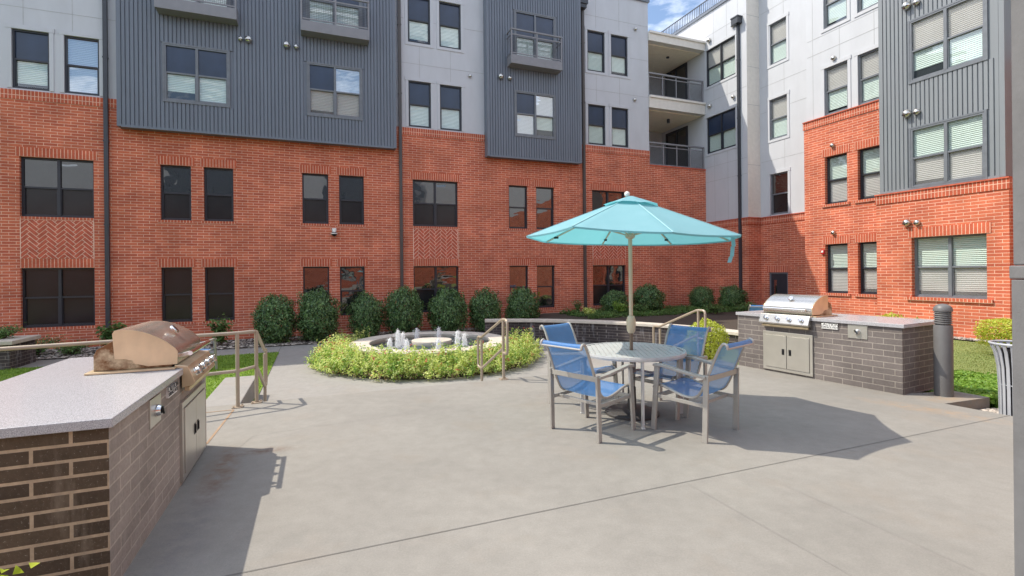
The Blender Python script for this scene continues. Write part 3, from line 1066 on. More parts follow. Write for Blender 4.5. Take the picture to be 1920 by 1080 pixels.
# ---- roofs and parapets
b = MB()
b.box(-24, 13.33, 0.3, 14, 12.6, 13.0)
b.box(-24, -5.25, -0.05, 0.35, TOP, TOP+0.12)
b.box(2.61, 5.89, -0.05, 0.35, TOP, TOP+0.12)
b.box(9.90, 13.38, -0.07, 0.35, TOP, TOP+0.12)
b.box(13.0, 13.38, 0.35, 14, TOP, TOP+0.12)
b.box(-5.30, 2.66, -0.36, 0.4, 14.0, 14.1)
b.box(5.84, 9.90, -0.36, 0.4, 14.0, 14.1)
b.build('roof', 'dark_metal', bld, frame('L', 17.63))
b = MB()      # side of the tower over the balcony roof
b.face([(13.33, 0, 6.1), (13.33, 12, 6.1), (13.33, 12, TOP), (13.33, 0, TOP)])
b.build('tower_side', 'siding', bld, frame('L', 17.63))
b = MB()
b.box(9.82, 10.20, -0.32, -0.06, 12.3, 12.62)
b.box(9.86, 10.16, -0.28, -0.06, 12.15, 12.3)
b.build('gutter_box', 'pipe_dark', bld, ML)

# ---- recessed balconies in the corner
for z0, z1, y0 in ((8.62, 9.10, -0.02), (11.48, 11.84, -0.05), (6.02, 6.09, 0.3)):
    b = MB()
    b.box(13.335, 16.36, y0, 3.0, z0, z1)
    if z0 > 7:
        b.box(13.335, 16.40, y0-0.06, 0.02, z1-0.05, z1+0.035)
    b.build('balcony_slab', 'column_paint', bld, ML)
for z in (8.59, 11.45):
    b = MB()
    b.box(13.34, 16.36, 0.25, 2.98, z, z+0.027)
    b.build('balcony_ceiling', 'ceiling_paint', bld, ML)
b = MB()
b.face([(13.33, 3.0, 6.1), (16.37, 3.0, 6.1), (16.37, 3.0, 11.5), (13.33, 3.0, 11.5)])
b.build('balcony_back_wall', 'siding', bld, ML)
for z in (6.15, 9.14):
    b = MB()
    for (u0, u1, y) in ((13.36, 16.28, 0.06),):
        top = z+0.98
        for k in range(5):
            u = u0+(u1-u0)*k/4
            b.box(u-0.022, u+0.022, y-0.015, y+0.03, z+0.02, top-0.03)
        b.box(u0, u1, y-0.012, y+0.02, z+0.04, z+0.075)
        b.box(u0, u1, y-0.012, y+0.02, top-0.17, top-0.135)
        b.box(u0-0.02, u1+0.03, y-0.045, y+0.03, top-0.03, top+0.03)
    rl = b.build('balcony_railing', 'balcony_paint', bld, ML)
    b = MB()
    wire_grid(b, 13.38, 16.26, z+0.075, z+0.81, 0.065)
    b.build('wire_mesh', 'pipe_dark', rl)
    # sliding door on the side wall of the recess, ceiling lamp
    MR_ = frame('R', 16.36)
    b = MB()
    for q in ((-20.25, -20.17), (-19.52, -19.42), (-18.80, -18.70)):
        b.box(q[0], q[1], -0.05, 0.0, z, z+2.28)
    b.box(-20.17, -18.80, -0.05, 0.0, z+2.18, z+2.28)
    b.box(-20.17, -18.80, -0.04, 0.0, z, z+0.10)
    sd = b.build('sliding_door', 'frame_dark', bld, MR_)
    b = MB()
    b.face([(-20.17, -0.02, z+0.1), (-18.80, -0.02, z+0.1), (-18.80, -0.02, z+2.18), (-20.17, -0.02, z+2.18)])
    b.build('pane', 'glass_dark', sd)
    b = MB()
    b.lathe([(0.07, 0), (0.07, 0.16), (0.05, 0.18), (0.03, 0.25)], 14)
    b.build('ceiling_lamp', 'pipe_dark', bld, ML @ T(15.15, 1.0, z+2.26), smooth=True)
    # patio seat left on the balcony, dark
    
# ---- right wing
R1, R2, R3, R4, R5 = 16.37, 17.05, 16.1, 16.2, 15.2
BT = 3.47        # underside of the soldier course
M1, M2, M3, M4, M5 = (frame('R', c) for c in (R1, R2, R3, R4, R5))
RT = 13.07
V3, V3T, V4, V4T = 6.81, 8.42, 9.80, 11.43
h1 = [(-17.50, -15.85, V3, V3T), (-17.50, -15.83, V4, V4T)]
h2w = [(-14.79, -13.98, 3.80, 5.43), (-14.79, -13.98, V3, V3T), (-14.73, -13.92, V4, V4T)]
h2b = [(-14.88, -14.02, -0.6, 1.50)]
h3 = [(-11.78, -11.02, 3.79, 5.40), (-10.68, -9.88, 3.79, 5.40), (-11.79, -11.03, 0.80, 2.44), (-10.70, -9.98, 0.80, 2.44)]
h4 = [(-11.83, -11.03, 6.83, 8.43), (-10.70, -9.90, 6.83, 8.43), (-11.83, -11.03, 9.78, 11.40), (-10.70, -9.90, 9.78, 11.40)]
h5b = [(-8.65, -7.01, 0.82, 2.44)]
wall('brick_wall', M1, [(-17.6, -15.25, -0.6, BT, [])], 'red_brick')
wall('brick_wall', frame('L', 15.25), [(16.37, 17.05, -0.6, BT, [])], 'red_brick')
wall('brick_wall', M2, [(-15.25, -12.5, -0.6, BT, h2b)], 'red_brick')
wall('brick_wall', M3, [(-12.54, -9.50, -0.6, 6.50, h3)], 'red_brick')
wall('brick_wall', M3, [(-6.60, 15.0, -0.6, 6.76, [])], 'red_brick')
wall('brick_wall', frame('B', 12.54), [(-17.1, -16.1, -0.6, 6.76, [])], 'red_brick')
wall('brick_wall', M5, [(-9.56, -6.58, -0.6, 3.46, h5b)], 'red_brick')
wall('brick_wall', frame('B', 9.56), [(-16.15, -15.2, -0.6, 3.72, [])], 'red_brick')
wall('brick_wall', frame('L', 6.58), [(15.2, 16.15, -0.6, 3.72, [])], 'red_brick')
for (M_, u0, u1, z0, z1) in ((M1, -17.6, -15.25, BT, 3.72), (frame('L', 15.25), 16.35, 17.05, BT, 3.72), (M2, -15.25, -12.54, BT, 3.72), (M3, -12.56, -9.50, 6.50, 6.75), (M5, -9.58, -6.56, 3.46, 3.71)):
    b = MB()
    b.box(u0, u1, -0.022, 0.1, z0, z1)
    b.build('brick_band', 'red_soldier', bld, M_)
    b = MB()
    b.box(u0, u1, -0.05, 0.1, z1, z1+0.035)
    b.build('brick_cap', 'red_brick_solid', bld, M_)
wall('siding', M1, [(-17.6, -15.25, 3.72, RT, h1), (-34, -17.6, 6.1, RT, [])], 'siding', [((-16.3, -17.05, -15.7), (9.1, 12.06, 5.55, 6.2), -17.58, -15.27, 3.76, RT, h1), ((-20.0, -22.6, -25, -18.5), (12.06,), -34, -17.6, 11.9, RT, [])])
wall('siding', frame('L', 15.25), [(16.37, 17.05, 3.72, 15, [])], 'column_paint', [((), (5.9, 8.35, 9.9, 12.0), 16.38, 17.04, 3.76, 15, [])])
wall('siding', M2, [(-15.25, -12.5, 3.72, 15, h2w)], 'siding', [((-14.1, -12.9), (6.0, 9.05, 12.06, 8.0), -15.2, -12.7, 3.76, 15, h2w)])
wall('siding', M4, [(-12.5, -9.3, 6.75, 15, h4)], 'siding', [((-12.25, -11.3, -10.2), (9.05, 12.06, 9.6), -12.45, -9.5, 6.8, 15, h4)])
wall('siding', M4, [(-6.7, 15, 6.75, 15, [])], 'siding')
wall('siding', frame('B', 12.5), [(-17.1, -16.2, 6.75, 15, [])], 'siding')
window(M1, -17.50, -15.85, V3, V3T, 2, [('N', 'B')]*2, recess=0.035, trim=2)
window(M1, -17.50, -15.83, V4, V4T, 2, [('S', 'B')]*2, recess=0.035, trim=2)
for (a0, a1, st, tr) in ((3.80, 5.43, 'RD', 1), (V3, V3T, 'SB', 2), (V4, V4T, 'SB', 2)):
    window(M2, -14.77, -13.97, a0, a1, 1, [tuple(st)], recess=0.035, trim=tr, fmat='frame_grey')
for h in h4:
    top = h[2] > 9
    window(M4, *h, 1, [('S', 'B') if not top else ('S', 'G')], recess=0.035, trim=2, fmat='frame_grey')
for h in h3:
    gf = h[2] < 2
    window(M3, *h, 1, [('G', 'S')], recess=0.12, lintel=(0.09, 0.26), sill=(0.09, 0.085, 0.045))
window(M5, *h5b[0], 2, [('G', 'S')]*2, recess=0.13, lintel=(0.09, 0.26), sill=(0.12, 0.085, 0.05), fmat='frame_grey')
# steel door in the shaded recess
b = MB()
b.box(-14.88, -14.02, 0.03, 0.09, 1.44, 1.5)
b.box(-14.88, -14.82, 0.03, 0.09, -0.6, 1.44)
b.box(-14.08, -14.02, 0.03, 0.09, -0.6, 1.44)
dr = b.build('door_frame', 'frame_grey', bld, M2)
b = MB()
b.box(-14.82, -14.08, 0.05, 0.09, -0.6, 1.44)
dd = b.build('door', 'frame_dark', dr)
b = MB()
b.box(-14.68, -14.56, 0.043, 0.05, 0.55, 1.2)
b.build('pane', 'glass_bright', dr)
b = MB()
b.box(-14.97, -13.93, -0.012, 0.02, 1.5, 1.76)
b.build('lintel', 'red_soldier', bld, M2)
# ribbed metal bay on the right wing
M5m = frame('R', R5+0.05)
HM = [(-8.65, -7.03, 3.80, 5.41), (-8.65, -7.00, 6.70, 8.35), (-8.65, -7.00, 9.70, 11.35)]
ribbed_box(M5m, -9.46, -6.65, 3.76, 15, 0.95, HM, 'light_metal')
kw = dict(recess=-0.04, fmat='frame_grey', proud_flange=True)
window(M5m, -8.65, -7.03, 3.80, 5.41, 2, [('G', 'S')]*2, **kw)
window(M5m, -8.65, -7.00, 6.70, 8.35, 2, [('S', 'B')]*2, **kw)
window(M5m, -8.65, -7.00, 9.70, 11.35, 2, [('S', 'B')]*2, **kw)
# the fourth side of the courtyard, behind the camera, seen only in the window glass
MBk = frame('B', -15.0)
WB = [(-13.0, -11.35), (-8.2, -6.55), (-3.0, -1.35), (2.4, 4.05), (8.0, 9.65)]
hb = [(u0, u1, z0, z1) for u0, u1 in WB for z0, z1 in ((0.8, 2.45), (3.8, 5.45))]
wall('brick_wall', MBk, [(-16.1, 24, -0.7, 6.5, hb)], 'red_brick')
wall('siding', MBk, [(-16.1, 24, 6.5, 12.5, [])], 'siding')
for h in hb:
    window(MBk, *h, 2, [('G', 'S')]*2, recess=0.12, lintel=(0.09, 0.26))
ribbed_box(frame('B', -14.7), -9.5, -1.0, 5.9, 13.0, 0.4, [], 'dark_metal')
ribbed_box(frame('B', -14.7), 5.0, 12.0, 5.9, 13.0, 0.4, [], 'dark_metal')
# roof edge with its railing
b = MB()
b.box(-34, -15.2, -0.06, 0.5, RT, RT+0.10)
b.box(-34, -15.2, 0.5, 10, RT-0.3, RT)
b.build('roof', 'dark_metal', bld, M1)
b = MB()
b.box(-34, -15.25, 0.02, 0.05, RT+0.62, RT+0.66)
b.box(-34, -15.25, 0.02, 0.05, RT+0.16, RT+0.19)
u = -34.0
k = 0
while u < -15.25:
    w = 0.022 if k % 14 == 0 else 0.008
    b.box(u-w, u+w, 0.025, 0.045, RT+0.10, RT+0.64)
    u += 0.115
    k += 1
b.build('roof_railing', 'pipe_dark', bld, M1)

# ---- rainwater pipes
def downpipe(M, u, zt, zb, jog=None, mat='pipe_dark', elbow=0.0, w=0.10, head=None):
    b = MB()
    if jog:
        zj, y1 = jog
        b.box(u-w/2, u+w/2, y1-0.10, y1-0.01, zj, zt)
        b.bar((u, y1-0.055, zj+0.02), (u, -0.055, zj-0.26), w, 0.085, (0, -1, 0.3))
        b.box(u-w/2, u+w/2, -0.10, -0.01, zb, zj-0.24)
    else:
        b.box(u-w/2, u+w/2, -0.10, -0.01, zb, zt)
    if elbow:
        b.bar((u, -0.055, zb+0.03), (u+elbow, -0.20, zb-0.22), w*0.95, 0.085, (0.3, -1, 0.3))
    if head:
        b.box(u-0.17, u+0.17, -0.26, -0.005, head, head+0.24)
        b.box(u-0.19, u+0.19, -0.28, -0.003, head+0.24, head+0.29)
    z = zb+1.1
    while z < zt-0.3:
        b.box(u-w/2-0.012, u+w/2+0.012, -0.106, -0.003, z, z+0.04)
        z += 2.4
    return b.build('downpipe', mat, bld, M)
downpipe(ML, -5.58, 13.0, -0.42, None)
downpipe(ML, 2.78, 13.0, -0.42, None, 'pipe_brown')
downpipe(ML, 10.09, 12.2, 0.10, None, 'pipe_brown', elbow=0.3)
downpipe(M1, -15.63, 12.0, -0.42, None, head=11.75)

# ---- wall vents and lamps
def vent(M, u, z, r, y=0.0):
    b = MB()
    b.sphere((0, -r*0.45, 0), r, 14, 8)
    b.lathe([(r*1.05, -0.01), (r*1.05, 0.0)], 14, (0, 0, 0))
    ob = b.build('vent', 'steel', bld, M @ T(u, y, z), smooth=True)
    b = MB()
    b.box(-r*0.62, r*0.62, -r*1.36, -r*1.0, -r*0.48, -r*0.18)
    b.build('grille', 'black_plastic', ob)
for u, z, r in ((-2.1, 8.87, 0.075), (-1.88, 8.88, 0.11), (-0.80, 8.88, 0.11), (-0.52, 8.87, 0.08), (6.43, 8.86, 0.11), (6.79, 8.85, 0.085), (6.75, 12.0, 0.09)):
    vent(MX, u, z, r, -0.03)
for u, z, r in ((5.35, 8.87, 0.07), (12.67, 11.85, 0.075), (12.59, 8.85, 0.075)):
    vent(MS, u, z, r)
for u, z, r in ((-17.28, 11.83, 0.10), (-15.92, 11.84, 0.08), (-17.27, 8.9, 0.10), (-15.94, 8.87, 0.08)):
    vent(M1, u, z, r)
vent(M4, -11.48, 8.66, 0.08)
for u, z, r in ((-11.48, 5.73, 0.075), (-11.48, 2.82, 0.075)):
    vent(M3, u, z, r)
for u, z, r in ((-8.70, 8.82, 0.11), (-8.46, 8.80, 0.085), (-8.72, 5.86, 0.11), (-8.48, 5.84, 0.085)):
    vent(M5m, u, z, r, -0.03)
for u, z, r in ((-8.74, 2.86, 0.10), (-8.49, 2.84, 0.08)):
    vent(M5, u, z, r)

# security camera and fire strobe, fixed to the brick
p = ab(0.57, 17.6, 3.0)
t = thing('security_camera', p, TH, 'white dome security camera on the brick wall between two window pairs', 'camera')
b = MB()
b.box(-0.07, 0.07, -0.03, 0.0, 0.02, 0.14)
b.lathe([(0.055, -0.05), (0.055, 0.10), (0.045, 0.12), (0.02, 0.13)], 16, (0, -0.10, 0))
b.lathe([(0.10, -0.06), (0.10, -0.03), (0.06, -0.02)], 20, (0, -0.10, 0))
b.build('housing', 'white_paint', t, smooth=True)
b = MB()
b.sphere((0, -0.10, -0.055), 0.085, 16, 8)
b.build('dome', 'black_plastic', t, smooth=True)
p = ab(16.1, 11.85, 2.19)
t = thing('fire_alarm', p, TH-PI/2, 'small red fire alarm strobe on the sunlit brick wall', 'alarm')
b = MB()
b.box(-0.06, 0.06, -0.06, -0.002, -0.08, 0.08)
b.build('housing', 'red_plastic', t, bevel=0.008)
b = MB()
b.box(-0.035, 0.035, -0.075, -0.06, -0.02, 0.05)
b.build('lens', 'white_paint', t, bevel=0.005)

# ------------------------------------------------------------------ grills and brick counters
def counter(loc, rz, L, Dp, label, doors, sign, plate, base):
    t = thing('grill_counter', loc, rz, label, 'grill counter', 'brick grill counters on the patio')
    b = MB()
    b.box(0, L, 0, Dp, -0.02, 0.845)
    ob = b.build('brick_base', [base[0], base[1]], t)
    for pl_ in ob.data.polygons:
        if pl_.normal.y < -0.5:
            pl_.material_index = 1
    b = MB()
    b.box(-0.03, L+0.03, -0.025, Dp+0.03, 0.847, 0.895)
    b.build('countertop', 'granite', t, bevel=0.004)
    x0, x1 = doors
    b = MB()
    for q in ((x0, x1, 0.585, 0.635), (x0, x1, 0.03, 0.075), (x0, x0+0.045, 0.075, 0.585), (x1-0.045, x1, 0.075, 0.585)):
        b.box(q[0], q[1], -0.022, 0.01, q[2], q[3])
    df = b.build('door_frame', 'steel_door', t, bevel=0.003)
    mid = (x0+x1)/2
    for sgn, (a, c) in ((-1, (x0+0.048, mid-0.004)), (1, (mid+0.004, x1-0.048))):
        b = MB()
        b.box(a, c, -0.030, -0.002, 0.079, 0.581)
        d = b.build('access_door', 'steel_door', t, bevel=0.003)
        b = MB()
        hx = mid+sgn*0.055
        b.box(hx-0.020, hx+0.020, -0.034, -0.03, 0.29, 0.38)
        b.box(hx-0.007, hx+0.007, -0.042, -0.034, 0.30, 0.37)
        b.build('handle', 'black_plastic', d, bevel=0.002)
    u0, u1, z0, z1 = plate
    b = MB()
    b.box(u0, u1, -0.008, 0.004, z0, z1)
    pl = b.build('timer_plate', 'steel_door', t, bevel=0.002)
    b = MB()
    b.lathe([(0.038, 0), (0.038, 0.014), (0.030, 0.032), (0.012, 0.034)], 18)
    kb = b.build('knob', 'chrome', pl, T((u0+u1)/2, -0.008, (z0+z1)/2) @ Matrix.Rotation(PI/2, 4, 'X'), smooth=True)
    b = MB()
    b.box(-0.006, 0.006, -0.03, 0.03, 0.034, 0.046)
    b.build('pointer', 'black_plastic', pl, T((u0+u1)/2, -0.008, (z0+z1)/2) @ Matrix.Rotation(PI/2, 4, 'X') @ RZ(0.6))
    # caution sign fixed above the brick
    u0, u1, z0, z1 = sign
    b = MB()
    b.box(u0, u1, -0.016, 0.002, z0, z1)
    sg = b.build('caution_sign', 'white_paint', t, bevel=0.002)
    w = u1-u0
    for txt, zz, s in (("CAUTION", 0.58, 0.056), ("SURFACE HOT", 0.16, 0.036)):
        c = bpy.data.curves.new('lettering', 'FONT')
        c.body = txt
        c.size = s*w/0.226
        c.align_x = 'CENTER'
        c.extrude = 0.0008
        c.materials.append(MATS['sign_text'])
        tmp = bpy.data.objects.new('lettering', c)
        COL.objects.link(tmp)
        me = bpy.data.meshes.new_from_object(tmp.evaluated_get(bpy.context.evaluated_depsgraph_get()))
        bpy.data.objects.remove(tmp)
        bpy.data.curves.remove(c)
        me.name = 'lettering'
        o = bpy.data.objects.new('lettering', me)
        COL.objects.link(o)
        o.parent = sg
        o.matrix_local = T((u0+u1)/2, -0.0175, z0+(z1-z0)*zz) @ Matrix.Rotation(PI/2, 4, 'X')
    return t

def grill(loc, rz, W_, label, warm):
    """built-in gas grill: x along the counter, y from its front edge to the back, z = 0 on the countertop"""
    t = thing('gas_grill', loc, rz, label, 'grill', 'built-in gas grills')
    K = 0.86
    def ky(pr):
        return [(y*K if y > 0 else y, z) for y, z in pr]
    skin, side = ('mottled_steel', 'steel_warm') if warm else ('steel', 'steel_warm')
    b = MB()
    b.box(-0.05, W_+0.05, 0.02, 0.66*K, 0.002, 0.016)
    b.build('flange', 'steel_warm', t, bevel=0.002)
    # firebox with a sloped back panel
    b = MB()
    b.prism_x(ky([(0.06, 0.017), (0.62, 0.017), (0.62, 0.13), (0.60, 0.17), (0.46, 0.245), (0.36, 0.235), (0.34, 0.06), (0.06, 0.05)]), 0.012, W_-0.012)
    b.build('firebox', 'rusty_steel', t, bevel=0.003)
    # domed lid
    arc = [(0.015, 0.035), (0.012, 0.13), (0.03, 0.155)]
    for k in range(11):
        a = k/10
        arc.append((0.05+0.42*a, 0.172+0.150*math.sin(a*PI*0.56)**0.85-0.012*a))
    outer = ky(arc+[(0.485, 0.285), (0.470, 0.10)])
    low = ky([(0.385, 0.095), (0.37, 0.085), (0.345, 0.085), (0.335, 0.06), (0.23, 0.032)])
    b = MB()
    b.mi = 0
    n = len(outer)
    inner = [(max(0.03, y-0.006) if i > 1 else y+0.008, z-0.010) for i, (y, z) in enumerate(outer)]
    b.loft([[(0.004, y, z) for y, z in outer], [(W_-0.004, y, z) for y, z in outer]], closed_ring=False)
    b.mi = 1
    for x0, x1 in ((0.0, 0.012), (W_-0.012, W_)):
        b.prism_x(outer+low, x0, x1)
    lid = b.build('lid', [skin, side], t, smooth=True)
    b = MB()
    hx = 0.10
    b.tube([(hx-0.05, -0.062, 0.105), (W_-hx+0.05, -0.062, 0.105)], 0.017, 12)
    b.build('handle', 'chrome', lid, smooth=True)
    for x in (hx, W_-hx):
        b = MB()
        b.bar((x, -0.058, 0.105), (x, 0.02, 0.085), 0.022, 0.03)
        b.build('handle_bracket', 'steel', lid, bevel=0.003)
    b = MB()
    b.lathe([(0.040, 0), (0.040, 0.012), (0.033, 0.018), (0.01, 0.019)], 20)
    b.build('thermometer', 'chrome', lid, T(W_*0.5, 0.125, 0.262) @ Matrix.Rotation(R(48), 4, 'X'), smooth=True)
    # control panel leaning out below the lid
    b = MB()
    b.prism_x([(0.03, 0.030), (-0.055, 0.014), (-0.105, -0.115), (-0.09, -0.135), (-0.015, -0.150), (-0.015, 0.0), (0.03, 0.003)], -0.005, W_+0.005)
    cp = b.build('control_panel', 'steel' if not warm else 'steel_warm', t, bevel=0.003)
    b = MB()
    b.box(0.02, W_-0.02, -0.062, -0.028, -0.180, -0.148)
    b.build('drip_tray', 'steel_warm', t, bevel=0.003)
    ang = math.atan2(0.13, 0.05)
    for k in range(4):
        x = W_*(0.14+0.24*k)
        b = MB()
        b.lathe([(0.036, 0), (0.036, 0.006), (0.029, 0.010), (0.029, 0.034), (0.022, 0.040), (0.004, 0.041)], 18)
        b.box(-0.007, 0.007, -0.030, 0.030, 0.036, 0.052)
        b.build('knob', 'chrome', cp, T(x, -0.080, -0.050) @ Matrix.Rotation(R(90-21), 4, 'X'), smooth=True)
    return t

OL = Vector((-2.035, 2.496, 0))
AL = math.atan2(0.930, -0.367)
counter(OL, AL, 2.35, 1.0, 'brick grill counter in the left foreground with a wide pale granite top', (1.37, 2.20), (1.02, 1.25, 0.75, 0.82), (0.64, 0.87, 0.645, 0.825), ('brown_brick', 'bounce_lit_brick'))
ax, ay = Vector((-0.367, 0.930, 0)), Vector((-0.930, -0.367, 0))
grill(OL+ax*1.39+ay*0.0+Vector((0, 0, 0.895)), AL, 0.80, 'mottled brown gas grill on the left foreground counter', True)
OR_ = Vector((3.806, 8.373, 0))
AR = math.atan2(-0.884, 0.468)
counter(OR_, AR, 2.38, 0.95, 'brick grill counter at right behind the dining set, dark granite top', (0.47, 1.26), (1.385, 1.61, 0.752, 0.832), (1.738, 1.983, 0.655, 0.84), ('grey_brick', 'grey_brick'))
ax2, ay2 = Vector((0.468, -0.884, 0)), Vector((0.884, 0.468, 0))
grill(OR_+ax2*0.46+Vector((0, 0, 0.895)), AR, 0.78, 'clean stainless gas grill on the right counter by the bollard', False)

# ------------------------------------------------------------------ table, umbrella, chairs
TC = Vector((1.335, 5.593, 0))
t = thing('patio_table', TC, R(-4), 'round grey slatted patio table under the turquoise umbrella', 'table')
b = MB()
RT_ = 0.585
n = 22
pw = 2*RT_/n
for k in range(n):
    x0 = -RT_+k*pw+0.003
    x1 = x0+pw-0.006
    hm = [math.sqrt(max(0, (RT_-0.02)**2-x**2)) for x in (x0, x1)]
    hh = min(hm)
    if hh < 0.04:
        continue
    for (ya, yb) in ((-hh, -0.03), (0.03, hh)) if abs((x0+x1)/2) < 0.035 else ((-hh, hh),):
        b.box(x0, x1, ya, yb, 0.698, 0.716)
ring = [(RT_-0.03, 0.680), (RT_, 0.680), (RT_+0.004, 0.70), (RT_, 0.722), (RT_-0.03, 0.722)]
seg = 64
b.loft([[(r*math.cos(2*PI*k/seg), r*math.sin(2*PI*k/seg), z) for r, z in ring] for k in range(seg)], closed_path=True)
for a in (0, PI/2):
    b.box(-RT_+0.03, RT_-0.03, -0.02, 0.02, 0.672, 0.696, RZ(a+0.02) if a == 0 else RZ(a) @ T(0, 0, -0.0008))
b.build('tabletop', 'table_paint', t)
for k in range(4):
    b = MB()
    b.box(-0.012, 0.012, -0.028, 0.028, 0.0, 0.69)
    b.box(-0.018, 0.018, -0.034, 0.034, 0.0, 0.01)
    a = R(-90+90*k+2)
    b.build('leg', 'table_paint', t, RZ(a) @ T(0.545, 0, 0) @ RZ(PI/2), bevel=0.003)

t = thing('patio_umbrella', TC, 0, 'turquoise market umbrella standing through the round patio table', 'umbrella')
b = MB()
b.lathe([(0.30, 0.004), (0.30, 0.022), (0.27, 0.040), (0.05, 0.05), (0.045, 0.30), (0.03, 0.31)], 36)
b.build('base', 'base_dark', t, smooth=True)
b = MB()
b.tube([(0, 0, 0.04), (0, 0, 0.93)], 0.019, 14)
b.build('lower_pole', 'pole_brown', t, smooth=True)
b = MB()
b.tube([(0, 0, 0.92), (0, 0, 2.38)], 0.022, 14)
b.lathe([(0.030, 0.905), (0.046, 0.93), (0.052, 1.00), (0.052, 1.05), (0.040, 1.09), (0.030, 1.10)], 18)
b.build('pole', 'pole_cream', t, smooth=True)
b = MB()
b.sphere((-0.03, 0, 2.470), 0.031, 16, 10)
b.lathe([(0.012, 2.38), (0.012, 2.46)], 10, (-0.015, 0, 0))
b.build('finial', 'white_paint', t, smooth=True)
# canopy: eight panels with sagging hems
RC = 1.18
cz = {230: 2.032, 275: 1.945, 320: 1.94, 5: 1.945, 50: 1.95, 95: 1.975, 140: 1.99, 185: 2.0}
angs = [185, 230, 275, 320, 365, 410, 455, 500]
def corner(k, f):
    a = angs[k % 8]+(360 if k >= 8 else 0)
    z1 = cz[angs[k % 8] % 360]
    zt = 2.435
    # slight droop along the rib
    z = zt+(z1-zt)*f+0.002*math.sin(PI*f)
    return Vector((RC*f*math.cos(R(a)), RC*f*math.sin(R(a)), z))
def panels(b, f0, f1, nf, nu, sag, lift=0.0, dz=0.0):
    for k in range(8):
        grid = []
        for i in range(nf+1):
            f = f0+(f1-f0)*i/nf
            p, q = corner(k, f), corner(k+1, f)
            row = []
            for j in range(nu+1):
                u = j/nu
                v = p.lerp(q, u)
                s = 4*u*(1-u)
                v.z -= sag*f*s
                if i == nf:
                    c = Vector((v.x, v.y, 0))
                    v -= c*0.028*s
                    v.z += 0.012*s
                v.z += dz+lift*f
                row.append(v)
            grid.append(row)
        vs = [[b.bm.verts.new(v) for v in r] for r in grid]
        for i in range(nf):
            for j in range(nu):
                b.bm.faces.new([vs[i][j], vs[i+1][j], vs[i+1][j+1], vs[i][j+1]])
b = MB()
panels(b, 0.13, 1.0, 8, 8, 0.022)
bmesh.ops.remove_doubles(b.bm, verts=b.bm.verts[:], dist=1e-4)
cn = b.build('canopy', 'canopy_cloth', t, smooth=True)
for k in range(8):
    b = MB()
    for i in range(8):
        f0, f1 = 0.13+0.87*i/8, 0.13+0.87*(i+1)/8
        up = Vector((0, 0, 0.003))
        b.bar(corner(k, f0)+up, corner(k, f1)+up, 0.010, 0.003)
    b.build('seam', 'seam_cloth', cn)
b = MB()
for k in range(8):
    p, q = corner(k, 1.0), corner(k+1, 1.0)
    for i in range(8):
        def hem(u):
            v = p.lerp(q, u); s = 4*u*(1-u)
            v.z += -0.022*s+0.012*s
            v -= Vector((v.x, v.y, 0))*0.028*s
            return v
        a0, a1 = hem(i/8), hem((i+1)/8)
        d = Vector((0, 0, -0.018))
        b.face([a0, a1, a1*0.995+d+Vector((0, 0, 0.005*a1.z)), a0*0.995+d+Vector((0, 0, 0.005*a0.z))])
b.build('hem', 'canopy_cloth', cn)
b = MB()
panels(b, 0.02, 0.27, 3, 4, 0.004, lift=0.035, dz=0.020)
b.build('vent_flap', 'canopy_cloth', cn, T(0.012, 0, 0))
for k in range(8):
    b = MB()
    p = corner(k, 0.05)-Vector((0, 0, 0.035))
    pm = corner(k, 0.5)-Vector((0, 0, 0.022))
    q = corner(k, 0.975)-Vector((0, 0, 0.014))
    b.tube([p, pm, q], 0.009, 8)
    b.tube([Vector((0.035*math.cos(R(angs[k])), 0.035*math.sin(R(angs[k])), 2.005)), pm-Vector((0, 0, 0.008))], 0.0075, 8)
    b.build('rib', 'pole_cream', t, smooth=True)
    b = MB()
    b.box(-0.03, 0.02, -0.014, 0.014, -0.012, 0.012)
    b.build('rib_tip', 'black_plastic', t, T(*(corner(k, 0.86)-Vector((0, 0, 0.022)))) @ RZ(R(angs[k])))
b = MB()
b.lathe([(0.030, 1.965), (0.055, 1.985), (0.055, 2.015), (0.030, 2.03)], 18)
b.build('hub', 'pole_cream', t, smooth=True)
b = MB()
e = corner(3, 0.93)
for (x0, z0, x1, z1) in ((0, -0.02, 0.0, -0.14), (0.0, -0.14, -0.018, -0.24), (-0.018, -0.24, -0.045, -0.30)):
    b.face([(e.x-0.02+x0, e.y, e.z+z0), (e.x+0.02+x0, e.y, e.z+z0), (e.x+0.02+x1, e.y-0.02, e.z+z1), (e.x-0.02+x1, e.y-0.02, e.z+z1)])
b.build('strap', 'canopy_cloth', t)

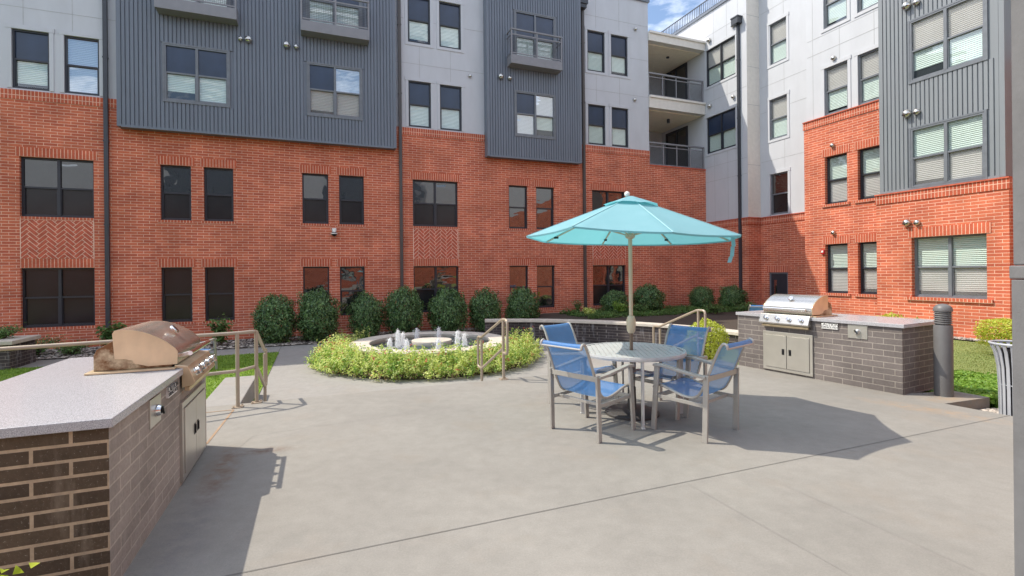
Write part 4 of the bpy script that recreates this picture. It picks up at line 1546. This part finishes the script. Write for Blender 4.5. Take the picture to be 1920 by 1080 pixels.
def make_chair():
    """sling armchair; origin between the rear legs, +y is the way it faces"""
    t = thing('patio_chair', (0, 0, 0))
    w, dp = 0.30, 0.57
    for sx in (-1, 1):
        b = MB()
        b.bar((sx*w, 0.015, 0.0), (sx*(w-0.005), 0.0, 0.625), 0.024, 0.050, (0, 1, 0))
        b.build('leg', 'chair_metal', t, bevel=0.003)
        b = MB()
        b.bar((sx*w, dp, 0.0), (sx*(w-0.004), dp-0.045, 0.645), 0.024, 0.052, (0, 1, 0))
        b.build('leg', 'chair_metal', t, bevel=0.003)
        b = MB()
        pts = [(0.0, 0.605), (0.13, 0.615), (0.32, 0.640), (0.47, 0.662), (0.555, 0.655)]
        for i in range(len(pts)-1):
            (y0, z0), (y1, z1) = pts[i], pts[i+1]
            b.bar((sx*w, y0-0.002, z0), (sx*w, y1+0.002, z1), 0.052, 0.026)
        b.build('armrest', 'chair_metal', t, bevel=0.003)
    b = MB()
    b.bar((-w+0.012, 0.0, 0.590), (w-0.012, 0.0, 0.590), 0.022, 0.050)
    b.bar((-w+0.012, dp-0.04, 0.345), (w-0.012, dp-0.04, 0.345), 0.020, 0.040)
    b.bar((-w+0.012, 0.10, 0.330), (w-0.012, 0.10, 0.330), 0.018, 0.030)
    for sx in (-1, 1):
        b.bar((sx*(w-0.014), 0.012, 0.335), (sx*(w-0.014), dp-0.05, 0.345), 0.016, 0.035)
    b.build('frame', 'chair_metal', t, bevel=0.002)
    prof = [(-0.185, 0.885), (-0.180, 0.915), (-0.155, 0.930), (-0.125, 0.905), (-0.085, 0.83), (-0.035, 0.71), (0.015, 0.585), (0.060, 0.485), (0.105, 0.415), (0.165, 0.385),
            (0.25, 0.385), (0.36, 0.410), (0.46, 0.440), (0.53, 0.450), (0.575, 0.440), (0.595, 0.415)]
    P = [Vector((0, y, z)) for y, z in prof]
    fine = []
    for i in range(len(P)-1):
        p0, p1, p2, p3 = P[max(0, i-1)], P[i], P[i+1], P[min(len(P)-1, i+2)]
        for k in range(4):
            u = k/4
            fine.append(0.5*((2*p1)+(-p0+p2)*u+(2*p0-5*p1+4*p2-p3)*u*u+(-p0+3*p1-3*p2+p3)*u**3))
    fine.append(P[-1])
    ws = w-0.045
    for sx in (-1, 1):
        b = MB()
        b.tube([(sx*ws, p.y, p.z) for p in fine], 0.0135, 8)
        b.build('rail', 'chair_metal', t, smooth=True)
    b = MB()
    b.tube([(-ws, fine[0].y, fine[0].z), (ws, fine[0].y, fine[0].z)], 0.010, 8)
    b.build('top_bar', 'chair_metal', t, smooth=True)
    b = MB()
    nx = 8
    rows = []
    for i, p in enumerate(fine):
        r = []
        f = i/(len(fine)-1)
        for k in range(nx+1):
            u = k/nx*2-1
            sag = 0.014*(1-u*u)*math.sin(PI*f)
            tg = (fine[min(i+1, len(fine)-1)]-fine[max(i-1, 0)]).normalized()
            nrm = Vector((0, tg.z, -tg.y))
            r.append(b.bm.verts.new(Vector((u*ws, p.y, p.z))+(nrm*-sag if nrm.z > 0 else nrm*sag)))
        rows.append(r)
    for i in range(len(rows)-1):
        for k in range(nx):
            b.bm.faces.new([rows[i][k], rows[i][k+1], rows[i+1][k+1], rows[i+1][k]])
    b.build('sling', 'sling_mesh', t, smooth=True)
    return t
CG = 'blue sling chairs around the patio table'
chair = make_chair()
def put_chair(o, x, y, z, fx, fy, label, group):
    o.location = (x, y, z)
    o.rotation_euler = (0, 0, math.atan2(fy, fx)-PI/2)
    tag(o, label, 'chair', group)
put_chair(chair, 0.59, 4.85, 0, 0.738, 0.674, 'blue sling chair at the front left of the table, its back to the camera', CG)
for (x, y, z, fx, fy, lb, gp) in (
        (2.015, 4.79, 0, -0.643, 0.766, 'blue sling chair at the front right of the table, standing in the umbrella shadow', CG),
        (0.66, 6.27, 0, 0.68, -0.73, 'blue sling chair at the far left of the table beside the flower bed', CG),
        (2.02, 5.92, 0, -0.78, -0.62, 'blue sling chair at the far right of the table in front of the yellow shrub', CG),
        (-6.72, 10.1, LOW+0.012, 0.15, 0.99, 'blue sling chair on the lower lawn, only its top showing past the rusty grill', 'blue chairs beyond the patio'),
        (6.19, 12.5, RLOW, 0.1, 1.0, 'blue sling chair beyond the right counter, only its top showing beside the clean grill', 'blue chairs beyond the patio')):
    put_chair(copy_tree(chair), x, y, z, fx, fy, lb, gp)

# ------------------------------------------------------------------ fountain
FC = Vector((-1.95, 11.85, 0))
t = thing('fountain', FC+Vector((0, 0, LOW)), 0, 'round stone fountain with white bubbling jets inside the flower bed', 'fountain')
Z0 = -LOW
b = MB()
b.lathe([(1.70, 0.0), (1.70, Z0-0.06), (1.45, Z0-0.06), (1.45, 0.1)], 96, caps=False)
b.build('basin', 'stone_cap', t, smooth=True)
b = MB()
b.loft([[(r*math.cos(2*PI*k/96), r*math.sin(2*PI*k/96), Z0+z) for r, z in ((1.42, -0.07), (1.85, -0.07), (1.865, -0.05), (1.865, -0.012), (1.85, 0.0), (1.43, 0.0), (1.415, -0.012))] for k in range(96)], closed_path=True)
b.build('rim', 'stone_cap', t, smooth=True)
b = MB()
b.lathe([(1.46, 0.0), (0.01, 0.0)], 64, (0, 0, Z0-0.11), caps=False)
b.build('water', 'water', t)
b = MB()
b.lathe([(0.47, -0.11), (0.49, -0.03), (0.48, -0.005), (0.45, 0.0), (0.01, 0.0)], 40, (-0.02, 0.25, Z0-0.01), caps=False)
b.build('centre_stone', 'stone_cap', t, smooth=True)
rr = random.Random(5)
for (x, y, h) in ((-2.753, 11.12, 0.27), (-2.366, 11.10, 0.24), (-1.667, 11.13, 0.25), (-1.278, 11.50, 0.38), (-1.13, 11.62, 0.30), (-1.886, 12.70, 0.33), (-2.459, 12.74, 0.29), (-2.68, 11.60, 0.40), (-2.58, 11.68, 0.33)):
    b = MB()
    rings = []
    for i in range(16):
        f = i/15
        rad = (0.042*(1-f)**0.7+0.030)*(1 if f < 0.85 else max(0.12, math.sqrt(max(0, 1-((f-0.85)/0.15)**2))))
        rings.append([(math.cos(2*PI*k/18)*rad*(1+0.22*noise.noise((math.cos(2*PI*k/18)*2+x*7, math.sin(2*PI*k/18)*2, f*6+y*3))), math.sin(2*PI*k/18)*rad*(1+0.22*noise.noise((math.cos(2*PI*k/18)*2+x*5, math.sin(2*PI*k/18)*2, f*6+9))), f*h) for k in range(18)])
    b.loft(rings)
    for q in range(220):
        a = rr.uniform(0, 2*PI); d = abs(rr.gauss(0.055, 0.035)); zz = rr.uniform(0.0, h*1.12)*(1-d*2.0)
        b.sphere((d*math.cos(a), d*math.sin(a), max(0, zz)), rr.uniform(0.003, 0.010), 6, 4)
    b.lathe([(0.16, 0.0), (0.11, 0.018), (0.05, 0.03)], 14)
    b.build('water_jet', 'water_foam', t, T(x-FC.x, y-FC.y, Z0-0.11), smooth=True)

# ------------------------------------------------------------------ foliage
def leaf_mesh(name, P, Nrm, length, width, mats, mat_idx=None, seed=1):
    """one folded leaf (two triangles pairs) per point, turned about its normal"""
    rg = np.random.default_rng(seed)
    n = len(P)
    Nrm = Nrm/np.linalg.norm(Nrm, axis=1, keepdims=True)
    t = rg.normal(size=(n, 3))
    t -= Nrm*(t*Nrm).sum(1, keepdims=True)
    t /= np.linalg.norm(t, axis=1, keepdims=True)
    s = np.cross(Nrm, t)
    L = (np.asarray(length)*rg.uniform(0.7, 1.3, n))[:, None]
    W = (np.asarray(width)*rg.uniform(0.7, 1.3, n))[:, None]
    v0 = P-t*L*0.5
    v1 = P+s*W*0.5+Nrm*W*0.15
    v2 = P+t*L*0.5-Nrm*L*0.12
    v3 = P-s*W*0.5+Nrm*W*0.15
    V = np.stack([v0, v1, v2, v3], 1).reshape(-1, 3)
    i = np.arange(n)*4
    F = np.concatenate([np.stack([i, i+1, i+2], 1), np.stack([i, i+2, i+3], 1)], 1).reshape(-1, 3)
    me = bpy.data.meshes.new(name)
    me.vertices.add(len(V))
    me.vertices.foreach_set('co', V.ravel())
    me.loops.add(F.size)
    me.loops.foreach_set('vertex_index', F.ravel().astype(np.int32))
    me.polygons.add(len(F))
    me.polygons.foreach_set('loop_start', np.arange(len(F), dtype=np.int32)*3)
    for k in mats:
        me.materials.append(MATS[k])
    if mat_idx is not None:
        me.polygons.foreach_set('material_index', np.repeat(np.asarray(mat_idx, dtype=np.int32), 2))
    me.update(calc_edges=True)
    me.validate()
    return me

def mobj(name, me, parent=None, M=None):
    o = bpy.data.objects.new(name, me)
    COL.objects.link(o)
    if parent is not None:
        o.parent = parent
    if M is not None:
        o.matrix_local = M
    return o

def crown_points(n, rx, rz, seed, box=False, lump=0.22, shell=0.62, pw=2.0):
    rg = np.random.default_rng(seed)
    d = rg.normal(size=(n, 3))
    d /= np.linalg.norm(d, axis=1, keepdims=True)
    if pw != 2.0:
        d = d/(np.abs(d)**pw).sum(1, keepdims=True)**(1/pw)
    if box:
        m = np.max(np.abs(d), axis=1, keepdims=True)
        d2 = d/m
        d = 0.55*d2+0.45*d
    lum = np.array([noise.noise((v[0]*2.1+seed*3.1, v[1]*2.1, v[2]*2.1)) for v in d])
    lum2 = np.array([noise.noise((v[0]*6+seed*3.1, v[1]*6, v[2]*6)) for v in d])
    r = (shell+(1-shell)*rg.uniform(0, 1, n)**0.45)*(1+lump*lum+lump*0.7*lum2)
    P = d*r[:, None]*np.array([rx, rx, rz])
    N = d+rg.normal(size=(n, 3))*0.55
    return P, N

# clipped dark evergreen shrubs along the left wing and in the planter
PROT = []
for k in range(3):
    P, N = crown_points(9500, 1.0, 1.0, 21+k, lump=0.30, shell=0.5, pw=2.7)
    fz = np.clip((P[:, 2]+1)/2, 0, 1)
    P[:, :2] *= (1.10-0.12*fz)[:, None]
    PROT.append(leaf_mesh('foliage', P, N, 0.105, 0.062, ['leaf_dark'], seed=31+k))
def shrub(name, x, y, zb, rx, h, me, label, cat, group, rz=0.0, trunk=True, mat=None):
    t = thing(name, (x, y, zb), rz, label, cat, group)
    o = mobj('foliage', me, t)
    o.location = (0, 0, h*0.52)
    o.scale = (rx, rx, h*0.52)
    if trunk:
        b = MB()
        for k in range(5):
            a = 2*PI*k/5+0.4
            b.tube([(0.03*math.cos(a), 0.03*math.sin(a), -0.24), (rx*0.25*math.cos(a), rx*0.25*math.sin(a), h*0.35), (rx*0.5*math.cos(a+.3), rx*0.5*math.sin(a+.3), h*0.72)], [0.022, 0.015, 0.006], 6)
        b.build('stem', 'bark', t)
    return t
SG = 'clipped dark evergreen shrubs along the brick wings'
SH = [(-1.14, 16.2, 0.58, 1.30, 'dark round shrub farthest left in the row along the brick wall'),
      (0.02, 16.2, 0.62, 1.44, 'tall dark shrub second from the left, between the first shrub and the narrow windows'),
      (1.46, 16.3, 0.52, 1.30, 'dark shrub in front of the pale reflecting window of the middle pair'),
      (2.62, 16.3, 0.60, 1.44, 'dark shrub at the foot of the brown downpipe behind the fountain'),
      (4.10, 16.3, 0.67, 1.40, 'wide dark shrub below the wide window behind the fountain jets'),
      (5.40, 16.3, 0.55, 1.33, 'dark shrub on bare brick between the wide window and the narrow pair'),
      (6.82, 16.3, 0.60, 1.34, 'dark shrub behind the left end of the curved planter wall'),
      (10.72, 16.4, 0.52, 0.86, 'small shrub below the window left of the umbrella pole'),
      (12.28, 16.4, 0.62, 1.02, 'dark shrub on bare brick just right of the umbrella pole'),
      (14.70, 16.1, 0.50, 0.92, 'dark shrub in the shaded corner, left one of two'),
      (15.70, 15.5, 0.52, 0.96, 'dark shrub in the shaded corner beside the black downpipe')]
for i, (a, bb_, r, h, lb) in enumerate(SH):
    p = ab(a, bb_)
    zb = LOW if a < 9 else -0.03
    if a < 9:
        h += 0.04
    shrub('evergreen_shrub', p.x, p.y, zb, r*0.90, h*0.98, PROT[i % 3], lb, 'shrub', SG, rz=i*1.3)

# lime round shrub by the steps and yellow trimmed shrubs at right
P, N = crown_points(4200, 1.0, 1.0, 77, lump=0.16)
ME_Y = leaf_mesh('foliage', P, N, 0.10, 0.07, ['leaf_yellow'], seed=41)
P, N = crown_points(5200, 1.0, 1.0, 78, box=True, lump=0.10)
ME_YB = leaf_mesh('foliage', P, N, 0.10, 0.065, ['leaf_yellow'], seed=42)
shrub('golden_shrub', 3.60, 9.25, -0.10, 0.37, 0.76, ME_Y, 'round yellow green shrub behind the far right chair', 'shrub', 'yellow green shrubs')
shrub('golden_shrub', 9.99, 10.0, 0.0, 0.46, 0.54, ME_YB, 'boxy yellow green shrub by the bay wall above the slatted bin', 'shrub', 'yellow green shrubs', 0.4)
shrub('golden_shrub', 7.05, 9.3, RLOW, 0.42, 0.90, ME_Y, 'yellow green shrub just showing over the right counter near the grill', 'shrub', 'yellow green shrubs', 1.0)
shrub('golden_shrub', 6.72, 8.3, RLOW, 0.30, 0.90, ME_Y, 'yellow green shrub just showing over the right counter beside the bollard', 'shrub', 'yellow green shrubs', 2.0)

# open leafy plants: stems with long leaves
def leafy_plant(name, x, y, zb, h, r, nst, label, mat='leaf_mid', seed=1, group='loose leafy plants in the beds', ll=0.13):
    rg = np.random.default_rng(seed)
    t = thing(name, (x, y, zb), 0, label, 'plant', group)
    b = MB()
    P, N = [], []
    for k in range(nst):
        a = rg.uniform(0, 2*PI)
        rad = r*math.sqrt(rg.uniform(0.05, 1))
        hh = h*rg.uniform(0.55, 1.0)
        pts = [Vector((0.02*math.cos(a), 0.02*math.sin(a), -0.03)), Vector((rad*0.4*math.cos(a), rad*0.4*math.sin(a), hh*0.55)), Vector((rad*math.cos(a), rad*math.sin(a), hh))]
        b.tube(pts, [0.010, 0.007, 0.003], 5)
        for q in range(26):
            f = rg.uniform(0.25, 1.0)
            c = pts[0].lerp(pts[1], f*2) if f < 0.5 else pts[1].lerp(pts[2], f*2-1)
            off = rg.normal(size=3)*np.array([0.06, 0.06, 0.03])
            P.append(np.array(c)+off)
            N.append(np.array([off[0]*6, off[1]*6, 0.8])+rg.normal(size=3)*0.3)
    b.build('stem', 'bark', t)
    mobj('foliage', leaf_mesh('foliage', np.array(P), np.array(N), ll, ll*0.42, [mat], seed=seed), t)
    return t
for (a, bb_, z, h, r, ns_, lb, mat, sd, ll) in (
        (-2.55, 16.1, LOW, 0.92, 0.30, 16, 'tall leafy green plant below the narrow windows above the grill lid', 'leaf_mid', 3, .13),
        (-5.15, 16.4, LOW, 0.80, 0.28, 14, 'glossy leafy plant at the foot of the leftmost downpipe', 'leaf_mid', 4, .16),
        (-6.75, 16.3, LOW, 0.52, 0.62, 40, 'low spreading green plant under the leftmost wide window', 'leaf_mid', 5, .07),
        (-5.85, 16.0, LOW, 0.38, 0.42, 26, 'low bright green plant right of the spreading one by the pebbles', 'leaf_mid', 6, .07),
        (9.05, 16.3, 0.02, 0.62, 0.18, 9, 'thin reddish stemmed plant right of the narrow pair of windows', 'leaf_mid', 7, .08),
        (8.9, 15.2, 0.10, 0.26, 0.24, 12, 'small pale green plant on the planter wall above the chairs', 'leaf_lime', 8, .10),
        (10.4, 15.6, 0.05, 0.45, 0.32, 20, 'green leafy plant beside the downpipe elbow', 'leaf_bright', 9, .09),
        (11.3, 15.6, 0.05, 0.34, 0.45, 26, 'low green mound between two shrubs behind the umbrella pole', 'leaf_mid', 10, .07),
        (13.6, 14.2, 0.05, 0.34, 0.50, 28, 'low blue green plant left of the right handrail', 'leaf_mid', 11, .08),
        (14.4, 13.6, 0.05, 0.42, 0.45, 26, 'low green plant behind the right handrail loop', 'leaf_mid', 12, .08)):
    p = ab(a, bb_)
    leafy_plant('leafy_plant', p.x, p.y, z, h, r, ns_, lb, mat, sd, ll=ll)
# foreground sprig at the lower left
leafy_plant('leafy_plant', -1.84, 1.72, 0.0, 0.70, 0.07, 8, 'bright green leaves poking in at the lower left foreground', 'leaf_yellow', 15, ll=0.075)

# flower bed round the fountain
rg = np.random.default_rng(91)
P, N, mi = [], [], []
def lumpf(a, r, k, c):
    return noise.noise((math.cos(a)*k*r, math.sin(a)*k*r, c))
ns_ = 0
while ns_ < 2100:
    a = rg.uniform(0, 2*PI)
    r = math.sqrt(rg.uniform(1.82**2, 2.66**2))
    edge = 2.58+0.14*lumpf(a, 1, 5.0, 3.1)
    if r > edge:
        continue
    if math.sin(a) > 0.30+0.25*rg.uniform(-1, 1):
        continue
    ns_ += 1
    hh = (0.40+0.17*lumpf(a, r, 3.0, 1.7)+rg.uniform(-0.14, 0.20))*min(1.0, max(0.35, (edge+0.12-r)/0.32))
    lean = np.array([math.cos(a), math.sin(a)])*rg.uniform(-0.05, 0.16)+rg.normal(0, 0.06, 2)
    tone = rg.uniform(0, 1)
    flower = rg.uniform(0, 1) < 0.16
    for q in range(17):
        f = rg.uniform(0.12, 1.0)**0.8
        c = np.array([FC.x+r*math.cos(a)+lean[0]*f, FC.y+r*math.sin(a)+lean[1]*f, LOW+0.02+hh*f])
        o = rg.normal(0, 1, 3)*np.array([0.028, 0.028, 0.018])*(1.35-0.6*f)
        P.append(c+o)
        N.append(np.array([o[0]*12+math.cos(a)*0.25, o[1]*12+math.sin(a)*0.25, 0.75])+rg.normal(0, 0.35, 3))
        mi.append(1 if (f < 0.42 and rg.uniform(0, 1) < 0.40) else (2 if (flower and f > 0.93) else (3 if tone < 0.30 else 0)))
P, N, mi = np.array(P), np.array(N), np.array(mi)
bed = mobj('flower_bed_plants', leaf_mesh('flower_bed_plants', P, N, 0.058, 0.024, ['leaf_lime', 'leaf_dry', 'flower_red', 'leaf_bright'], mi, 92))
tag(bed, 'lime green bedding plants with small red flowers ringing the fountain', 'flower bed', kind='stuff')
b = MB()
b.loft([[(FC.x+r*math.cos(2*PI*k/64), FC.y+r*math.sin(2*PI*k/64), LOW+z) for r, z in ((1.72, 0.008), (2.40, 0.008), (2.40, 0.014), (1.72, 0.05))] for k in range(64)], closed_path=True)
struct(b.build('bed_soil', 'soil'))

# bright ground cover by the bollard
n = 15000
rg = np.random.default_rng(95)
u, v = rg.uniform(0, 1, n), rg.uniform(0, 1, n)
A0, B0 = np.array([5.95, 6.20]), np.array([7.45, 7.75])
px = A0[0]+(B0[0]-A0[0])*u+(v-0.5)*1.5*0.72
py = A0[1]+(B0[1]-A0[1])*u-(v-0.5)*1.5*0.70
lump = np.array([noise.noise((x*2.6, y*2.6, 0.3)) for x, y in zip(px, py)])
hz = (0.15+0.07*lump)*rg.uniform(0, 1, n)**0.5
P = np.stack([px, py, RLOW+hz], 1)
N = rg.normal(size=(n, 3))*0.5+np.array([0, 0, 1.0])
gc = mobj('ground_cover', leaf_mesh('ground_cover', P, N, 0.07, 0.045, ['leaf_bright'], seed=96))
tag(gc, 'bright green leafy ground cover between the bollard and the lawn', 'ground cover', kind='stuff')

# low ground cover in the planter bed at right
n = 20000
rg = np.random.default_rng(97)
P = []
for i in range(n):
    a = rg.uniform(8.6, 16.2); bb_ = rg.uniform(14.6, 17.2)
    p = ab(a, bb_)
    if (p.x+0.5)**2+(p.y-8.6)**2 > 6.75**2 and noise.noise((a*1.3, bb_*1.3, 2)) > -0.22:
        P.append((p.x, p.y, 0.0+rg.uniform(0, 0.20)*(0.6+0.8*noise.noise((a*3, bb_*3, 5)))))
P = np.array(P)
N = rg.normal(size=P.shape)*0.5+np.array([0, 0, 1.0])
gc = mobj('planter_ground_cover', leaf_mesh('planter_ground_cover', P, N, 0.07, 0.04, ['leaf_mid'], seed=98))
tag(gc, 'low green ground cover behind the curved planter wall', 'ground cover', kind='stuff')

# ------------------------------------------------------------------ curved planter wall, left planter
PC = Vector((-0.5, 8.6, 0))
t = thing('planter_wall', ab(8.5, 14.0, LOW), 0, 'long curved grey brick planter wall with a pale stone cap', 'wall')
b = MB()
b2 = MB()
pts = []
angp = [R(93-k*1.6) for k in range(0, 45)]
def pc(a, r, z):
    q = PC+Vector((r*math.cos(a), r*math.sin(a), z))
    return q-t.location
b.loft([[pc(a, r, z) for r, z in ((6.18, LOW-0.1), (6.18, 0.125), (6.45, 0.125), (6.45, LOW-0.1))] for a in angp])
wl_ = b.build('brick_face', 'dark_planter_brick', t)
b2.loft([[pc(a, r, z) for r, z in ((6.12, 0.127), (6.12, 0.20), (6.52, 0.20), (6.52, 0.127))] for a in angp])
b2.build('stone_cap', 'stone_cap', t, bevel=0.008)
# soil behind the wall
b = MB()
arc = [PC+Vector((6.45*math.cos(a), 6.45*math.sin(a), 0)) for a in angp]
outer = [ab(8.2, 17.5), ab(16.3, 17.5), ab(16.9, 15.2), ab(16.9, 12.0)]
poly = [(p.x, p.y) for p in arc]+[(p.x, p.y) for p in reversed(outer)]
b.face([(x, y, 0.0) for x, y in poly])
bmesh.ops.triangulate(b.bm, faces=b.bm.faces[:])
struct(b.build('planter_soil', 'soil'))

p0 = ab(-9.0, 14.0)
t = thing('brick_planter', (-11.55, 11.05, LOW), TH, 'dark grey brick planter with a stone cap at the far left edge', 'planter')
b = MB()
b.box(-1.6, 0.42, -0.35, 0.75, -0.05, 0.55)
b.build('brick_base', 'dark_planter_brick', t)
b = MB()
b.box(-1.66, 0.50, -0.42, 0.82, 0.552, 0.64)
b.build('stone_cap', 'stone_cap', t, bevel=0.01)
leafy_plant('leafy_plant', -11.6, 11.25, LOW+0.63, 0.32, 0.42, 26, 'reddish green plant growing in the far left brick planter', 'leaf_mid', 18, ll=.07)

# cheek wall beside the steps
t = thing('cheek_wall', ab(-1.18, 8.2, LOW), TH, 'low pale concrete side wall left of the steps', 'wall')
b = MB()
b.box(-0.24, 0.23, -1.19, 1.2, -0.1, 0.33)
b.build('concrete_block', 'concrete_walk', t, bevel=0.012)

# slab corner by the bollard is part of the patio; curb face stains come from its edge material

# ------------------------------------------------------------------ handrails
HG = 'tan pipe handrails at the patio steps'
def rounded(pts, r=0.05, n=4):
    out = [Vector(pts[0])]
    for i in range(1, len(pts)-1):
        p, a, c = Vector(pts[i]), Vector(pts[i-1]), Vector(pts[i+1])
        u, v = (a-p), (c-p)
        d = min(r, u.length*0.45, v.length*0.45)
        u, v = u.normalized()*d, v.normalized()*d
        for k in range(n+1):
            s = k/n
            out.append(p+u*(1-s)**2+v*s**2)
    out.append(Vector(pts[-1]))
    return out
def foot(b, x, y, z):
    b.box(x-0.06, x+0.06, y-0.06, y+0.06, z, z+0.010)
    for sx in (-1, 1):
        b.lathe([(0.009, 0), (0.009, 0.014)], 8, (x+sx*0.042, y+0.042*sx, z+0.010))
def step_rail(a, label, guard=False):
    """local x along the steps, y down the steps (away), z up from the patio"""
    t = thing('handrail', ab(a, 6.98, 0), TH, label, 'handrail', HG)
    r = 0.021
    top, mid = 0.90, 0.44
    b = MB()
    low_y, dz = 1.06, LOW
    if not guard:
        loop = rounded([(0, 0.02, 0.42), (0, -0.30, 0.42), (0, -0.30, top), (0, 0.05, top), (0, low_y-0.05, top+dz+0.10), (0, low_y+0.22, top+dz+0.10), (0, low_y+0.22, 0.42+dz), (0, low_y, 0.40+dz), (0, 0.02, 0.44)], 0.07)
        loop = rounded([(0, 0.0, 0.40), (0, -0.17, 0.40), (0, -0.17, top), (0, 0.02, top), (0, low_y+0.02, top+dz+0.02), (0, low_y+0.20, top+dz+0.02), (0, low_y+0.20, 0.40+dz), (0, low_y, 0.40+dz), (0, 0.02, 0.46)], 0.06)
        b.tube(loop, r, 10)
    else:
        loop = rounded([(-2.15, -0.64, 0.905), (-0.17, -0.14, top), (0.0, 0.0, top), (0, low_y+0.02, top+dz+0.02), (0, low_y+0.20, top+dz+0.02), (0, low_y+0.20, 0.40+dz), (0, low_y, 0.40+dz), (0, 0.0, 0.46), (-0.17, -0.14, 0.44), (-2.15, -0.64, 0.44)], 0.07)
        b.tube([(-5.2, -1.40, 0.91)]+loop+[(-5.2, -1.40, 0.44)], r, 10)
    b.build('rail', 'rail_paint', t, smooth=True)
    posts = [(0, 0.0, 0.0, top), (0, low_y, LOW, top-0.02)]
    if guard:
        posts += [(-0.19, -0.15, 0.0, top), (-3.6, -1.0, 0.0, top)]
    for (x, y, z, h) in posts:
        b = MB()
        b.tube([(x, y, z), (x, y, z+h)], r*1.05, 10)
        foot(b, x, y, z)
        b.build('post', 'rail_paint', t, smooth=True)
    return t
step_rail(-0.71, 'tan pipe handrail at the left end of the steps, running on behind the left grill', True)
step_rail(2.60, 'tan pipe handrail in front of the fountain flower bed')
step_rail(6.29, 'tan pipe handrail behind the far right chair')

# ------------------------------------------------------------------ bollard light, bin, pillar
t = thing('bollard_light', (5.41, 6.24, 0), 0, 'thick grey bollard light with louvred head beside the right counter', 'bollard')
b = MB()
b.lathe([(0.0964, 0.0), (0.0964, 0.87), (0.0916, 0.885), (0.0079, 0.885)], 36)
b.build('post', 'bollard_grey', t, smooth=True)
b = MB()
for k in range(6):
    z = 0.905+k*0.026
    b.lathe([(0.0790, z+0.012), (0.0924, z), (0.0940, z+0.005), (0.0806, z+0.018)], 32, caps=False)
b.lathe([(0.0774, 0.885), (0.0774, 1.06)], 24)
b.build('louvres', 'bollard_grey', t, smooth=True)
b = MB()
b.lathe([(0.0751, 1.055), (0.0972, 1.058), (0.0980, 1.072), (0.0916, 1.105), (0.0727, 1.130), (0.0395, 1.147), (0.0040, 1.152)], 36)
b.build('cap', 'bollard_grey', t, smooth=True)

t = thing('litter_bin', (5.68, 5.58, -0.12), 0, 'pale grey flared slatted litter bin half behind the grey pillar', 'bin')
b = MB()
N_ = 22
for k in range(N_):
    a = 2*PI*k/N_
    prof = [(0.1578, 0.03), (0.1617, 0.35), (0.1733, 0.60), (0.2002, 0.76), (0.2349, 0.85)]
    M_ = RZ(a)
    ring = []
    for (r, z) in prof:
        ring.append([M_ @ Vector((r-0.004, -0.0155, z)), M_ @ Vector((r-0.004, 0.0155, z)), M_ @ Vector((r+0.004, 0.0155, z)), M_ @ Vector((r+0.004, -0.0155, z))])
    b.loft(ring)
b.build('slats', 'can_grey', t, smooth=True)
b = MB()
for (r, z, q) in ((0.235, 0.86, 0.013), (0.159, 0.03, 0.008), (0.163, 0.40, 0.005)):
    b.tube([(r*math.cos(2*PI*k/40), r*math.sin(2*PI*k/40), z) for k in range(40)], q, 8, closed=True)
b.build('rim', 'can_grey', t, smooth=True)
b = MB()
b.lathe([(0.13, 0.05), (0.145, 0.80), (0.138, 0.80), (0.122, 0.08)], 24)
b.build('liner', 'black_plastic', t, smooth=True)

t = thing('pillar', (2.50, 2.11, 0), R(0), 'dark grey rendered pillar at the right edge of the photo', 'pillar')
b = MB()
b.box(-0.19, 0.19, -0.19, 0.19, 0, 1.545)
b.box(-0.185, 0.185, -0.185, 0.185, 1.61, 4.2)
b.build('shaft', 'pillar_grey', t, bevel=0.006)
b = MB()
b.box(-0.195, 0.195, -0.195, 0.195, 1.547, 1.608)
b.build('band', 'pillar_grey', t, bevel=0.006)
